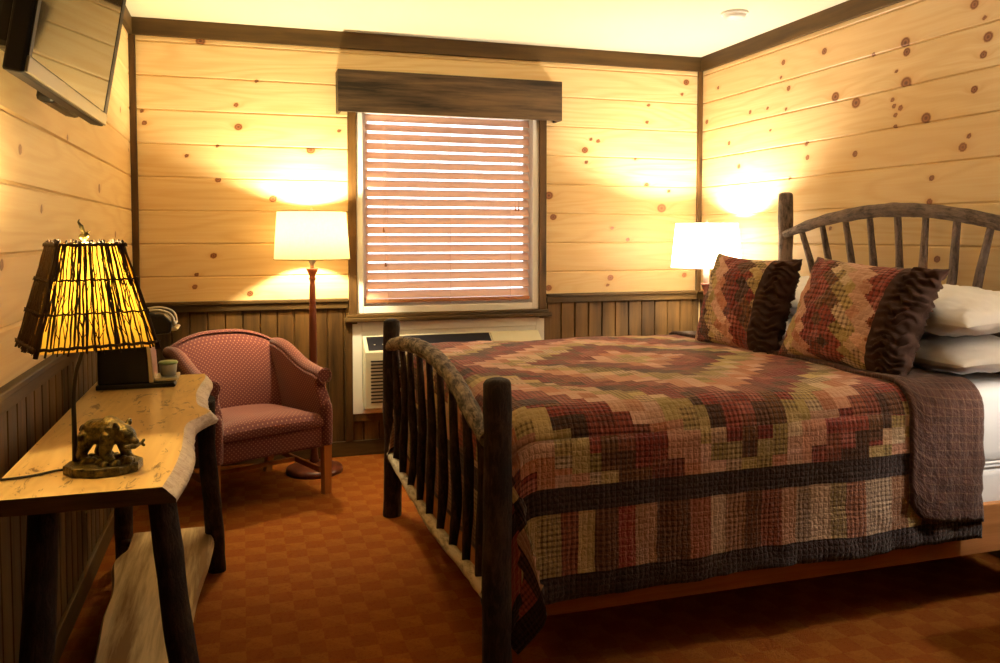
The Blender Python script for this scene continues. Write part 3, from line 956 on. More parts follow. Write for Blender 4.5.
fo = link('folded_back_edge', shift(mf, qt.location), M['plaid'], qt)
fo['label'] = 'brown plaid backing folded over'
sm = fo.modifiers.new('thick', 'SOLIDIFY'); sm.thickness = .014; sm.offset = 0

# ---- pillows
def pillow(mb, w, h, t, n=44, colf=None, ruche=None, pinch=.10, flat=.0, power=.42, seed=0., wr=.004, a0=0., a1=1., sides=(1, -1)):
    """a stuffed cushion in its own plane: width along X, height along Y, thickness along Z"""
    def P(a, b, sgn):
        s, q = a * 2 - 1, b * 2 - 1
        s = .35 * s + .65 * sin(s * pi / 2); q = .35 * q + .65 * sin(q * pi / 2)
        ex = 1 - pinch * (1 - q * q) * abs(s) ** 3; ey = 1 - pinch * (1 - s * s) * abs(q) ** 3
        x, y = s * w / 2 * ex, q * h / 2 * ey
        k = max(0., (1 - s ** 2) * (1 - q ** 2)) ** power
        z = sgn * t / 2 * k
        if sgn < 0: z *= (1 - flat)
        e = min(1, k * 3)
        z += e * (wr * noise.noise(Vector((x * 14 + seed, y * 14, sgn))) + wr * .6 * noise.noise(Vector((x * 40 + seed, y * 40, sgn))))
        if ruche and s > ruche + .06:
            m_ = min(1, (s - ruche - .06) * 6) * min(1, k * 4)
            z += m_ * .012 * (sin(y * 210 + 8 * noise.noise(Vector((x * 26, y * 12, seed)))) + .7 * noise.noise(Vector((x * 55, y * 90, seed)))) * sgn
            x += .005 * sin(y * 90 + seed) * max(0, s - .8) * 5
        return (x, y, z)
    for sgn in sides:
        A = lambda a: a0 + (a1 - a0) * a
        mb.grid(lambda a, b: P(A(a), b, sgn), max(4, int(n * (a1 - a0))), n, lambda a, b: (A(a) * w, b * h), True, fafn=(lambda a, b: colf(A(a), b, sgn)) if colf else None, flip=sgn < 0)
    return mb
def place(o, loc, normal, up, parent=None):
    """orient: local Z -> normal, local Y -> up"""
    z = Vector(normal).normalized(); y = Vector(up); y = (y - z * y.dot(z)).normalized(); x = y.cross(z)
    o.matrix_world = Matrix.Translation(loc) @ Matrix((x, y, z)).transposed().to_4x4()
def sham(label, loc, w, h, t, normal, up, seed):
    e = thing('patchwork_pillow', label, 'pillow', group='patchwork pillows on the quilt')
    def colf(a, b, sgn):
        s = a * 2 - 1
        x, y = (a - .05) * w * 1.0, b * h
        return barn((y + .75 * x) * .9 + seed * .11, (x * .5 - y * .35) + seed * .07, 'sh%d' % seed, .036, .022, .075)
    m = MB(); pillow(m, w, h, t, 84, colf, .46, seed=seed, wr=.009, a1=.70, sides=(1,))
    link('patchwork_front', m, M['quilt'], e, attrs=True)
    m = MB(); pillow(m, w, h, t, 84, None, .46, seed=seed, wr=.009, a0=.70, sides=(1,))
    ru = link('ruched_border', m, M['ruche'], e); ru['label'] = 'gathered dark brown side border'
    m = MB(); pillow(m, w, h, t, 50, None, .46, seed=seed, wr=.005, sides=(-1,))
    link('back_cover', m, M['ruche'], e)
    # piped seam round the edge
    place(e, loc, normal, up)
    return e
sham('patchwork sham with dark ruched side leaning nearer the white pillow stack', (2.150, 2.510, .992), .59, .43, .19, (-.90, -.12, .42), (.38, .0, .92), 1)
sham('patchwork sham leaning farther back, nearer the bedside table lamp', (2.060, 3.085, .992), .53, .43, .17, (-.94, -.10, .28), (.26, .0, .96), 2)

def white_pillow(label, loc, w, h, t, normal, up, seed):
    e = thing('white_pillow', label, 'pillow', group='white pillows at the headboard')
    m = MB(); pillow(m, w, h, t, 56, None, None, .08, .25, .42, seed, .010)
    link('pillowcase', m, M['linen'], e)
    place(e, loc, normal, up)
white_pillow('plump white pillow on top of the stack, partly behind the nearer patchwork sham', (2.505, 2.49, .998), .72, .48, .19, (-.06, 0, 1), (1, 0, 0), 4)
white_pillow('white pillow lying at the bottom of the stack, directly on the sheet', (2.505, 2.50, .852), .72, .48, .16, (0, 0, 1), (1, 0, 0), 5)
white_pillow('white pillow showing in the gap behind the two patchwork shams', (2.505, 3.26, .998), .68, .47, .18, (-.1, 0, 1), (1, 0, 0), 6)
white_pillow('white pillow flat under the far white one, hidden by the patchwork shams', (2.505, 3.27, .852), .70, .48, .16, (0, 0, 1), (1, 0, 0), 7)

# ================================================================== LAMPS
def shade_mesh(r0, r1, z0, z1, seg=64, th=.002):
    m = MB(); m.lathe([(r0, z0), (r1, z1)], seg=seg, caps=False)
    for r, z in ((r0, z0), (r1, z1)):
        m.tube([(r * cos(2 * pi * k / 48), r * sin(2 * pi * k / 48), z) for k in range(49)], .0028, 6, caps=False)
    return m
def spider(root, z_top, r1, z_sock, mat):
    m = MB()
    for k in range(3):
        a = 2 * pi * k / 3 + .4
        m.tube([(0, 0, z_top), (r1 * cos(a), r1 * sin(a), z_top)], .0018, 6)
    m.tube([(0, 0, z_sock), (0, 0, z_top + .012)], .0025, 8)
    m.lathe([(.004, z_top + .01), (.009, z_top + .018), (.005, z_top + .03), (0, z_top + .034)], (0, 0, 0), 16)
    link('harp', m, mat, root)
def bulb(root, z, watts, col, off=(0, 0)):
    m = MB(); m.lathe([(.012, z - .055), (.014, z - .04), (.028, z - .008), (.030, z + .008), (.024, z + .024), (.010, z + .032), (0, z + .033)], (off[0], off[1], 0), 20)
    b = link('bulb', m, M['bulb'], root)
    b.visible_shadow = True
    lamp_light('bulb_light', (off[0], off[1], z + .055), watts, col, root, .035)
fl = thing('floor_lamp', 'tall dark turned wood floor lamp with linen drum shade beside the window', 'lamp', (.360, 4.565, 0))
link('base', MB().lathe([(.150, 0), (.152, .012), (.148, .026), (.120, .032), (.10, .040), (.05, .046), (.032, .055)], (0, 0, 0), 48), M['mahogany'], fl)
prof = [(.030, .05), (.024, .07), (.019, .10), (.017, .14), (.020, .30), (.021, .55), (.020, .80), (.016, 1.0), (.013, 1.03), (.015, 1.045), (.020, 1.05), (.015, 1.06), (.017, 1.07), (.030, 1.098), (.032, 1.108), (.0, 1.108)]
link('pole', MB().lathe([(r, z) for r, z in prof], (0, 0, 0), 24), M['mahogany'], fl)
link('socket', MB().lathe([(.011, 1.108), (.011, 1.13), (.019, 1.14), (.019, 1.19), (.010, 1.2)], (0, 0, 0), 20), M['silver'], fl)
link('lamp_shade', shade_mesh(.200, .182, 1.158, 1.412), M['linen_shade'], fl)
spider(fl, 1.400, .180, 1.19, M['silver'])
bulb(fl, 1.255, FLOOR_LAMP_W, WARM)

def night_table(label, loc, wd=.46):
    t = thing('bedside_table', label, 'table', loc)
    x0, x1, y0, y1, h = -wd / 2, wd / 2, -wd / 2, wd / 2, .62
    link('table_top', MB().box(x0 - .015, y0 - .015, h - .028, x1 + .015, y1 + .015, h, .006), M['mahogany'], t)
    link('cabinet', MB().box(x0, y0, h - .24, x1, y1, h - .028, .003), M['mahogany'], t)
    dr = link('drawer', MB().box(x0 - .012, y0 + .02, h - .22, x0, y1 - .02, h - .05, .004), M['mahogany'], t)
    m = MB(); m.tube([(x0 - .012, 0, h - .135), (x0 - .022, 0, h - .135), (x0 - .030, 0, h - .135)], [.006, .007, .014], 12); link('knob', m, M['bronze'], dr)
    for sx in (x0 + .025, x1 - .025):
        for sy in (y0 + .025, y1 - .025):
            m = MB(); m.box(sx - .02, sy - .02, 0, sx + .02, sy + .02, h - .24, .003); link('leg', m, M['mahogany'], t)
    link('shelf', MB().box(x0 + .006, y0 + .006, .14, x1 - .006, y1 - .006, .158, .002), M['mahogany'], t)
    return t
def bed_lamp(label, loc, watts, col=WARM2):
    t = thing('table_lamp', label, 'lamp', loc)
    link('base', MB().lathe([(.075, 0), (.076, .010), (.070, .02), (.04, .03), (.025, .04)], (0, 0, 0), 36), M['mahogany'], t)
    link('stem', MB().lathe([(.025, .04), (.018, .06), (.026, .12), (.030, .17), (.024, .23), (.015, .28), (.013, .31), (.018, .325), (.013, .335), (.030, .372), (.033, .380), (0, .380)], (0, 0, 0), 28), M['mahogany'], t)
    link('socket', MB().lathe([(.016, .380), (.016, .425), (.019, .43), (.019, .47), (.010, .48)], (0, 0, 0), 20), M['white_vinyl'], t)
    link('lamp_shade', shade_mesh(.205, .178, .475, .735), M['white_shade'], t)
    spider(t, .722, .176, .47, M['silver'])
    bulb(t, .575, watts, col)
    return t
night_table('small dark bedside table in the right corner behind the bed', (2.56, 4.28, 0))
bed_lamp('table lamp with white drum shade in the right corner beyond the bed', (2.625, 4.33, .62), BED_LAMP_W)
night_table('small dark bedside table at the near right of the bed', (2.56, 1.62, 0))
bed_lamp('table lamp with white drum shade at the near side of the headboard', (2.60, 1.62, .62), NEAR_LAMP_W, WARM3)

# ================================================================== ARMCHAIR
ch = thing('upholstered_armchair', 'maroon dotted fabric armchair with honey wood legs below the floor lamp', 'armchair', (.136, 4.03, 0), radians(23.3))
CW = .305     # half width
def leg(x, y, fx, fy, z, w0, w1, name='leg'):
    m = MB()
    vs = []
    for (cx, cy, zz, w) in ((fx, fy, 0, w1), (x, y, z, w0)):
        vs += [(cx - w, cy - w, zz), (cx + w, cy - w, zz), (cx + w, cy + w, zz), (cx - w, cy + w, zz)]
    m.add(vs, [[3, 2, 1, 0], [4, 5, 6, 7], [0, 1, 5, 4], [1, 2, 6, 5], [2, 3, 7, 6], [3, 0, 4, 7]])
    o = link(name, m, M['chair_wood'], ch)
    bv = o.modifiers.new('b', 'BEVEL'); bv.width = .002; bv.segments = 2
    return o
for sx in (-1, 1):
    leg(sx * (CW - .022), .025, sx * (CW - .022), .025, .25, .022, .019)
    leg(sx * (CW - .06), .53, sx * (CW - .075), .585, .27, .021, .018)
    m = MB(); m.box(sx * (CW - .045) - .008, .04, .105, sx * (CW - .045) + .008, .56, .133, .003); link('stretcher', m, M['chair_wood'], ch)
m = MB(); m.box(-CW + .04, .30, .108, CW - .04, .318, .130, .003); link('stretcher', m, M['chair_wood'], ch)
# seat deck with its front apron
def rounded(mb, x0, x1, y0, y1, z0, z1, r): return mb.box(x0, y0, z0, x1, y1, z1, r, seg=4)
def smooth(o):
    for p in o.data.polygons: p.use_smooth = True
    return o
smooth(link('seat_frame', rounded(MB(), -CW + .004, CW - .004, .002, .56, .238, .36, .018), M['dots'], ch))
m = MB()
def seat_pt(a, b):
    s, q = a * 2 - 1, b
    x = s * (CW - .052 + .050 * max(0, 1 - b * 6) ** .5)
    y = -.006 + .535 * q
    k = (1 - abs(s) ** 4) * (1 - abs(2 * q - 1) ** 4)
    return (x, y, .375 + .052 * max(k, 0) ** .45 + .012 * (1 - s * s) - .03 * q)
m.grid(seat_pt, 28, 28, lambda a, b: (a * .52, b * .53), True)
def seat_front(a, b):
    p = seat_pt(a, 0); return (p[0], p[1] + .006 * (1 - b) * 0 - .004 * sin(pi * b), .345 + (p[2] - .345) * b)
m.grid(seat_front, 28, 4, lambda a, b: (a * .52, -.05 + b * .05), True)
for xx in (0, 1):
    m.grid(lambda a, b: (seat_pt(xx, a)[0], seat_pt(xx, a)[1], .345 + (seat_pt(xx, a)[2] - .345) * b), 20, 2, lambda a, b: (a * .5, b * .04), True, flip=xx == 0)
link('seat_cushion', m, M['dots'], ch)
# back: arched, reclined, wrapped a little at the sides
def back_pt(a, b, side):
    s = a * 2 - 1
    hw = (CW - .022) * (1 + .03 * b)
    top = .775 - .075 * abs(s) ** 2.6
    z = .35 + (top - .35) * b
    y = .455 + .165 * b - .055 * s * s * (1 - .3 * b)
    th = .085 * (1 - b ** 8 * .95)
    bulge = .035 * (1 - s ** 4) * sin(pi * min(1, b * 1.05)) ** .7 if b < .95 else .0
    yy = y - bulge if side == 0 else y + th
    if side == 0 and b > .9: yy = y + (b - .9) * .42
    return (s * hw, yy, z + (.012 * (1 - (2 * min(1, max(0, (b - .9) * 10)) - 1) ** 2) if b > .9 else 0))
m = MB()
m.grid(lambda a, b: back_pt(a, b, 0), 30, 26, lambda a, b: (a * .56, b * .46), True, flip=False)
m.grid(lambda a, b: back_pt(a, b, 1), 30, 26, lambda a, b: (a * .56, b * .46), True, flip=True)
for xx in (0, 1):
    def sidef(a, b):
        p, q = back_pt(xx, b, 0), back_pt(xx, b, 1); return tuple(p[i] * (1 - a) + q[i] * a for i in range(3))
    m.grid(sidef, 2, 26, lambda a, b: (a * .08, b * .4), True, flip=xx == 1)
def topf(a, b):
    p, q = back_pt(a, 1, 0), back_pt(a, 1, 1); t = b
    return (p[0], p[1] * (1 - t) + q[1] * t, p[2] + .012 * sin(pi * t))
m.grid(topf, 30, 4, lambda a, b: (a * .56, b * .06), True)
link('backrest', m, M['dots'], ch)
# arms: a side panel following the sloping, scrolled outline, with a padded top roll
AT = [(.035, .608), (.09, .612), (.17, .620), (.26, .638), (.35, .668), (.44, .700), (.52, .715), (.60, .715)]
for sx in (-1, 1):
    outline = [(.005, .245), (.002, .44), (.012, .475), (.035, .505), (.052, .53), (.050, .555), (.035, .575)] + [(y, z - .018) for y, z in AT[1:]] + [(.60, .60), (.575, .42), (.555, .245)]
    x0, x1 = (sx * CW - .062, sx * CW) if sx > 0 else (sx * CW, sx * CW + .062)
    m = MB(); m.prism(outline, x0, x1, .012, axis='x', seg=3)
    arm = link('arm', m, M['dots'], ch)
    for p in arm.data.polygons: p.use_smooth = True
    m = MB()
    cx = sx * (CW - .027)
    rr_ = [.030, .034, .036, .036, .036, .036, .035, .030]
    m.tube([(cx + sx * .006, y, z - .020) for y, z in AT], rr_, 20, 5)
    m.tube([(cx, .03, .46), (cx, .016, .44), (cx, .013, .40), (cx, .014, .32), (cx, .016, .25)], [.024, .031, .033, .032, .031], 16, 4)
    m.lathe([(0, 0)], (0, 0, 0), 3) if False else None
    ro = link('arm_roll', m, M['dots'], arm)
    m = MB()
    pts = []
    for k in range(25):
        t = 2 * pi * k / 24; pts.append((cx + sx * .006 + .036 * cos(t), .034, .588 + .036 * sin(t)))
    m.tube(pts, .004, 8, caps=False); link('welt', m, M['dots'], arm)

# ================================================================== DESK
DZ = .760
dk = thing('live_edge_desk', 'live-edge slab desk on dark log legs along the left wall', 'desk', (-.32, 2.6, 0))
def spline(pts, n=8):
    out = []
    k = len(pts)
    for i in range(k - 1):
        p0, p1, p2, p3 = [Vector(q) for q in (pts[max(i - 1, 0)], pts[i], pts[i + 1], pts[min(i + 2, k - 1)])]
        for j in range(n):
            t = j / n
            out.append(0.5 * ((2 * p1) + (p2 - p0) * t + (2 * p0 - 5 * p1 + 4 * p2 - p3) * t * t + (3 * p1 - p0 - 3 * p2 + p3) * t ** 3))
    out.append(Vector(pts[-1])); return out
edge_top = [(-.163, 1.850), (-.150, 2.0), (-.146, 2.17), (-.150, 2.32), (-.153, 2.42), (-.142, 2.49), (-.104, 2.575), (-.094, 2.61), (-.108, 2.66), (-.134, 2.73), (-.146, 2.86), (-.148, 2.98), (-.140, 3.12), (-.132, 3.24), (-.140, 3.33)]
edge_off = [.027, .030, .032, .026, .026, .018, .010, .018, .030, .036, .038, .034, .030, .026, .022]
et = spline(edge_top, 8)
eo = [v.x for v in spline([(o, 0) for o in edge_off], 8)]
wall_x = -.508
th = .036
m = MB()
n = len(et)
rows = []      # from the wall edge over the top to the live edge and back underneath
for i, p in enumerate(et):
    j = .004 * noise.noise(Vector((p.y * 40, 0, 2)))
    x0 = wall_x + (.035 if i == 0 else .035 * max(0, 1 - i / 10))
    y = p.y
    ys = 1.879 - 1.850
    yl = y + (ys * (1 - i / 14) if i < 14 else 0) if True else y
    row = [(wall_x + .002, y, DZ - th + .003), (wall_x, y, DZ - th / 2), (wall_x + .003, y, DZ)]
    for k in range(1, 10): row.append((wall_x + (p.x - wall_x) * k / 10, y, DZ + .0008 * noise.noise(Vector((k, y * 6, 0)))))
    row += [(p.x - .004, y, DZ), (p.x, y, DZ - .003)]
    for k in range(1, 6):
        t = k / 6
        row.append((p.x + eo[i] * (t ** .85) + .004 * noise.noise(Vector((y * 60, t * 4, 7))) + j, y, DZ - .003 - (th - .006) * t))
    row += [(p.x + eo[i] - .004, y, DZ - th), (p.x - .06, y, DZ - th + .001), (wall_x + .1, y, DZ - th + .001)]
    rows.append(row)
k = len(rows[0])
vs = [q for r in rows for q in r]
fs = [[i * k + j, i * k + (j + 1) % k, (i + 1) * k + (j + 1) % k, (i + 1) * k + j] for i in range(n - 1) for j in range(k)]
top_f = [f for i, f in enumerate(fs) if not (12 <= i % k <= 18)]
edge_f = [f for i, f in enumerate(fs) if 12 <= i % k <= 18]
ends = [list(range(k)), list(range((n - 1) * k, n * k))[::-1]]
m.add(vs, top_f)
slab = link('desktop', shift(m, dk.location), M['slab'], dk)
m = MB(); m.add(vs, ends)
link('cut_end', shift(m, dk.location), M['end_grain_shaded'], slab)  # shade on the cut ends is put into their colour
m = MB(); m.add(vs, edge_f, None, True)
el = link('live_edge', shift(m, dk.location), M['slab_edge'], slab)
el['label'] = 'pale greyish live edge of the slab'
for o_ in (slab, el):
    bm = bmesh.new(); bm.from_mesh(o_.data); bmesh.ops.recalc_face_normals(bm, faces=bm.faces); bm.to_mesh(o_.data); bm.free()
# make sure the slab top really faces up
log('leg', [(-.182, 1.985, .712), (-.150, 1.965, .42), (-.118, 1.945, .20), (-.098, 1.93, 0)], [.030, .033, .032, .033], M['bark'], dk, seed=31)
log('leg', [(-.128, 3.06, .712), (-.130, 3.14, .50), (-.116, 3.23, .25), (-.108, 3.315, 0)], [.030, .031, .033, .034], M['bark'], dk, seed=32)
log('leg', [(-.415, 1.985, .712), (-.43, 1.965, .42), (-.445, 1.95, .20), (-.455, 1.93, 0)], [.030, .033, .032, .033], M['bark'], dk, seed=33)
log('leg', [(-.415, 3.10, .712), (-.425, 3.24, .42), (-.44, 3.36, .20), (-.452, 3.46, 0)], [.030, .031, .032, .032], M['bark'], dk, seed=34)
log('stretcher', [(-.445, 3.36, .128), (-.28, 3.31, .125), (-.108, 3.268, .128)], .014, M['bark'], dk, seed=35, rn=.08)
log('stretcher', [(-.45, 1.945, .128), (-.28, 1.945, .125), (-.105, 1.938, .128)], .014, M['bark'], dk, seed=36, rn=.08)
inner = spline([(-.395, 1.90), (-.378, 2.15), (-.383, 2.385), (-.399, 2.62), (-.400, 2.81), (-.428, 3.03), (-.420, 3.10), (-.400, 3.17), (-.400, 3.33)], 6)
outer = spline([(-.175, 1.90), (-.168, 2.15), (-.163, 2.40), (-.152, 2.70), (-.135, 2.90), (-.128, 2.98), (-.120, 3.15), (-.128, 3.25), (-.131, 3.325)], 6)
m = MB(); sz = .142; nn = len(inner)
vs = []
for a, b in zip(inner, outer):
    for q in range(9):
        t = q / 8; vs.append((a.x * (1 - t) + b.x * t, a.y * (1 - t) + b.y * t, sz + .030))
    vs += [(b.x + .008, b.y, sz + .015), (b.x + .004, b.y, sz), (a.x - .004, a.y, sz), (a.x - .008, a.y, sz + .015)]
k = 13
fs = [[i * k + j, i * k + (j + 1) % k, (i + 1) * k + (j + 1) % k, (i + 1) * k + j] for i in range(nn - 1) for j in range(k)]
m.add(vs, fs + [list(range(k)), list(range((nn - 1) * k, nn * k))[::-1]])
sh = link('lower_shelf', shift(m, dk.location), M['slab_pale'], dk)
bm = bmesh.new(); bm.from_mesh(sh.data); bmesh.ops.recalc_face_normals(bm, faces=bm.faces); bm.to_mesh(sh.data); bm.free()

# ================================================================== BEAR LAMP
bx, by = -.303, 2.022
br_ = thing('bear_lamp', 'bronze bear desk lamp with glowing twig-covered amber shade on the slab desk', 'lamp', (bx, by, DZ))
m = MB()
oct_ = []
for k_ in range(10):
    a = 2 * pi * k_ / 10 + .2; oct_.append((.082 * cos(a), .068 * sin(a)))
m.prism(oct_, 0, .020, .003)
link('base', m, M['bronze'], br_)
def blob(name, parts, mat, parent, voxel=.003, rocky=0.0, sm_it=4):
    bm = bmesh.new()
    for (c0, c1, r0, r1) in parts:
        c0, c1 = Vector(c0), Vector(c1)
        nst = max(1, int((c1 - c0).length / (min(r0, r1) * .35)) + 1)
        for i in range(nst + 1):
            t = i / nst; c = c0.lerp(c1, t); r = r0 * (1 - t) + r1 * t
            bmesh.ops.create_icosphere(bm, subdivisions=2, radius=r, matrix=Matrix.Translation(c))
    me = bpy.data.meshes.new(name); bm.to_mesh(me); bm.free()
    me.materials.append(mat)
    o = bpy.data.objects.new(name, me); COL.objects.link(o); o.parent = parent
    r_ = o.modifiers.new('r', 'REMESH'); r_.mode = 'VOXEL'; r_.voxel_size = voxel; r_.use_smooth_shade = True
    s_ = o.modifiers.new('s', 'SMOOTH'); s_.iterations = sm_it; s_.factor = .5
    return o
rr = random.Random(4)
rocks = []
for i in range(34):
    a = rr.uniform(0, 2 * pi); q = rr.uniform(.0, .9) ** .6
    x, y = .072 * q * cos(a), .058 * q * sin(a); r = rr.uniform(.008, .013)
    rocks.append(((x, y, .018), (x + .004, y, .022 + rr.uniform(0, .006)), r, r * .8))
blob('rocky_ground', rocks, M['bronze'], br_, .0022, sm_it=1)
# bear walking to the right, head low, fish in its mouth (head at +x, slightly towards the viewer)
def B_(x, y, z): 
    a = -.62; x, y = x * 1.08, y * 1.18; z = .022 + (z - .022) * 1.10; return (x * cos(a) - y * sin(a) + .008, x * sin(a) + y * cos(a), z)
bear = [
    (B_(-.034, 0, .078), B_(-.006, 0, .082), .030, .030), (B_(-.006, 0, .082), B_(.020, 0, .082), .030, .029), (B_(.006, 0, .094), B_(.014, 0, .092), .023, .023),
    (B_(.020, 0, .082), B_(.040, 0, .080), .026, .022), (B_(.044, 0, .080), B_(.052, 0, .076), .0225, .0200), (B_(.060, 0, .070), B_(.070, 0, .066), .0135, .0105),
    (B_(.040, .017, .099), B_(.040, .018, .103), .0070, .0060), (B_(.040, -.017, .099), B_(.040, -.018, .103), .0070, .0060),
    (B_(.020, .015, .074), B_(.028, .017, .046), .018, .0135), (B_(.028, .017, .046), B_(.032, .017, .032), .0130, .0125), (B_(.034, .017, .029), B_(.042, .017, .028), .0105, .0090),
    (B_(.018, -.015, .074), B_(.012, -.017, .046), .018, .0135), (B_(.012, -.017, .046), B_(.018, -.017, .032), .0130, .0125), (B_(.020, -.017, .029), B_(.028, -.017, .028), .0105, .0090),
    (B_(-.034, .015, .070), B_(-.028, .018, .050), .021, .0150), (B_(-.028, .018, .050), B_(-.038, .017, .034), .0140, .0120), (B_(-.038, .017, .029), B_(-.028, .017, .028), .0105, .0090),
    (B_(-.036, -.015, .070), B_(-.042, -.018, .050), .021, .0150), (B_(-.042, -.018, .050), B_(-.050, -.017, .034), .0140, .0120), (B_(-.050, -.017, .029), B_(-.040, -.017, .028), .0105, .0090),
    (B_(-.062, 0, .086), B_(-.067, 0, .080), .007, .006)]
bo = blob('bear_body', bear, M['bronze'], br_, .0024, sm_it=2)
fish = [(B_(.070, -.022, .060), B_(.073, -.004, .058), .0045, .0070), (B_(.073, -.004, .058), B_(.075, .010, .060), .0070, .0035), (B_(.075, .012, .060), B_(.076, .018, .065), .0025, .0038), (B_(.075, .012, .060), B_(.076, .018, .055), .0025, .0038)]
blob('fish', fish, M['bronze'], br_, .0016, sm_it=1)
m = MB(); m.tube([(-.062, .024, .016), (-.062, .024, .10), (-.062, .024, .16), (-.056, .020, .215), (-.044, .014, .255), (-.034, .010, .290), (-.030, .010, .35), (-.030, .010, .40)], [.0065, .0052, .0048, .0046, .0046, .0046, .0046, .0046], 12, 6)
link('stem', m, M['dark_metal'], br_)
m = MB(); m.lathe([(.008, .35), (.015, .356), (.016, .40), (.009, .41)], (-.030, .010, 0), 16); link('socket', m, M['dark_metal'], br_)
# shade: four sloping panels of parchment, bound twigs, lashings
scx, scy, srot = -.030, .010, radians(21)
S0, S1, ZB, ZT = .1185, .064, .283, .510
def sh_pt(face, u, t, out=0.0):
    """face 0..3, u -1..1 across, t 0 bottom .. 1 top"""
    h = S0 * (1 - t) + S1 * t
    z = ZB + (ZT - ZB) * t
    a = face * pi / 2 + srot
    x, y = u * h, -(h + out)
    return (scx + x * cos(a) - y * sin(a), scy + x * sin(a) + y * cos(a), z)
m = MB()
for f_ in range(4):
    m.grid(lambda a, b: sh_pt(f_, a * 2 - 1, b, -.003), 6, 6, None, False)
ls = link('lamp_shade', m, M['amber'], br_)
mt_ = ls.modifiers.new('th', 'SOLIDIFY'); mt_.thickness = .001
rr = random.Random(11)
m = MB()
for f_ in range(4):
    nb = 38
    for i in range(nb):
        u = -1 + 2 * (i + .5) / nb + rr.uniform(-.025, .025)
        for q in range(rr.choice((1, 1, 1, 2))):
            t0, t1 = rr.uniform(-.035, .03), rr.uniform(.97, 1.04)
            if rr.random() < .35: t0, t1 = (t0, rr.uniform(.35, .8)) if rr.random() < .5 else (rr.uniform(.2, .6), t1)
            pts = []
            uu = u + rr.uniform(-.02, .02)
            ns = 9
            drift = rr.uniform(-.03, .03)
            for s_ in range(ns + 1):
                t = t0 + (t1 - t0) * s_ / ns
                pts.append(sh_pt(f_, uu + drift * t + rr.uniform(-.018, .018), t, .001 + rr.uniform(0, .003)))
            w_ = rr.uniform(.0008, .0026)
            m.tube(pts, [w_ * rr.uniform(.7, 1.5) for _ in pts], 5)
            for _q in range(rr.choice((1, 2, 3))):      # side shoots
                s_ = rr.randrange(1, ns - 1); b0 = pts[s_]; t = t0 + (t1 - t0) * s_ / ns
                e_ = sh_pt(f_, uu + rr.choice((-1, 1)) * rr.uniform(.05, .11), t + rr.uniform(.06, .15), .002)
                m.tube([b0, e_], [.0012, .0006], 5)
    # corner bundles
    for q in range(5):
        m.tube([sh_pt(f_, 1 + rr.uniform(-.05, .02), t, rr.uniform(0, .004)) for t in (-.03, .2, .45, .7, 1.02)], rr.uniform(.0016, .0026), 6)
link('twigs', m, M['twig'], br_)
for t in (.04, .345, .655, .985):
    m = MB()
    for f_ in range(4):
        pts = [sh_pt(f_, -1 + 2 * k_ / 22, t + .006 * sin(k_ * 2.1), .0045) for k_ in range(23)]
        m.tube(pts, .0022 if 0.1 < t < .9 else .0036, 6)
        for k_ in range(0, 23, 2):
            p0, p1 = sh_pt(f_, -1 + 2 * k_ / 22, t - .018, .006), sh_pt(f_, -1 + 2 * (k_ + .7) / 22, t + .018, .006)
            m.tube([p0, p1], .0013, 5)
    link('lashing', m, M['twig'], br_)
m = MB()
for k_ in range(2):
    a = k_ * pi / 2 + srot + pi / 4; m.tube([(scx + .08 * cos(a), scy + .08 * sin(a), ZT - .004), (scx, scy, ZT + .003), (scx - .08 * cos(a), scy - .08 * sin(a), ZT - .004)], .0018, 6)
for sy in (-1, 1): m.tube([(scx, scy, .40), (scx, scy + sy * .034, .43), (scx, scy + sy * .036, .48), (scx, scy, ZT + .002)], .0015, 6, 5)
link('harp', m, M['dark_metal'], br_)
fin = [((0, 0, ZT + .004), (0, 0, ZT + .012), .005, .007), ((-.006, 0, ZT + .014), (.006, 0, ZT + .016), .006, .005), ((0, 0, ZT + .016), (-.006, 0, ZT + .036), .004, .005), ((-.006, 0, ZT + .036), (-.012, 0, ZT + .046), .004, .0025), ((-.012, 0, ZT + .046), (-.010, 0, ZT + .052), .0025, .0015), ((.002, 0, ZT + .02), (.011, .002, ZT + .028), .003, .0015)]
fin = [((p[0] + scx, p[1] + scy, p[2]), (q[0] + scx, q[1] + scy, q[2]), a, b) for p, q, a, b in fin]
blob('finial', fin, M['bronze'], br_, .0014, sm_it=1)
bulb(br_, .435, BEAR_LAMP_W, (1.0, .74, .34), (scx, scy))
m = MB(); m.tube([(-.068, .01, .006), (-.10, .01, .004), (-.13, -.010, .004), (-.165, -.025, .004), (-.198, -.03, .004)], .003, 8, 8)
link('cord', m, M['black'], br_)

# ================================================================== COFFEE MAKER
cm = thing('coffee_maker', 'black single-cup coffee maker with silver trim at the far end of the desk', 'coffee maker', (-.36, 3.15, DZ))
def xz(poly, y0, y1, b=.006): return MB().prism([(x + .36, z - DZ) for x, z in poly], y0 - 3.15, y1 - 3.15, b, axis='y')
body = [(-.476, .772), (-.300, .772), (-.306, .86), (-.312, .925), (-.300, .940), (-.240, .945), (-.236, .985), (-.262, 1.012), (-.33, 1.024), (-.44, 1.020), (-.476, .99)]
link('body', xz(body, 3.075, 3.225, .010), M['black'], cm)
link('base', xz([(-.480, DZ), (-.232, DZ), (-.226, .764), (-.232, .776), (-.480, .776)], 3.068, 3.232, .003), M['black'], cm)
trim = [(-.312, .778), (-.297, .778), (-.302, .86), (-.309, .925), (-.296, .945), (-.304, .952), (-.322, .925), (-.316, .86)]
link('front_trim', xz(trim, 3.071, 3.229, .002), M['silver'], cm)
link('drip_tray', xz([(-.296, .777), (-.226, .777), (-.220, .782), (-.220, .790), (-.296, .790)], 3.09, 3.21, .003), M['silver'], cm)
m = MB()
pts = [(-.33, 1.022), (-.29, 1.026), (-.255, 1.018), (-.236, 1.002), (-.231, .975)]
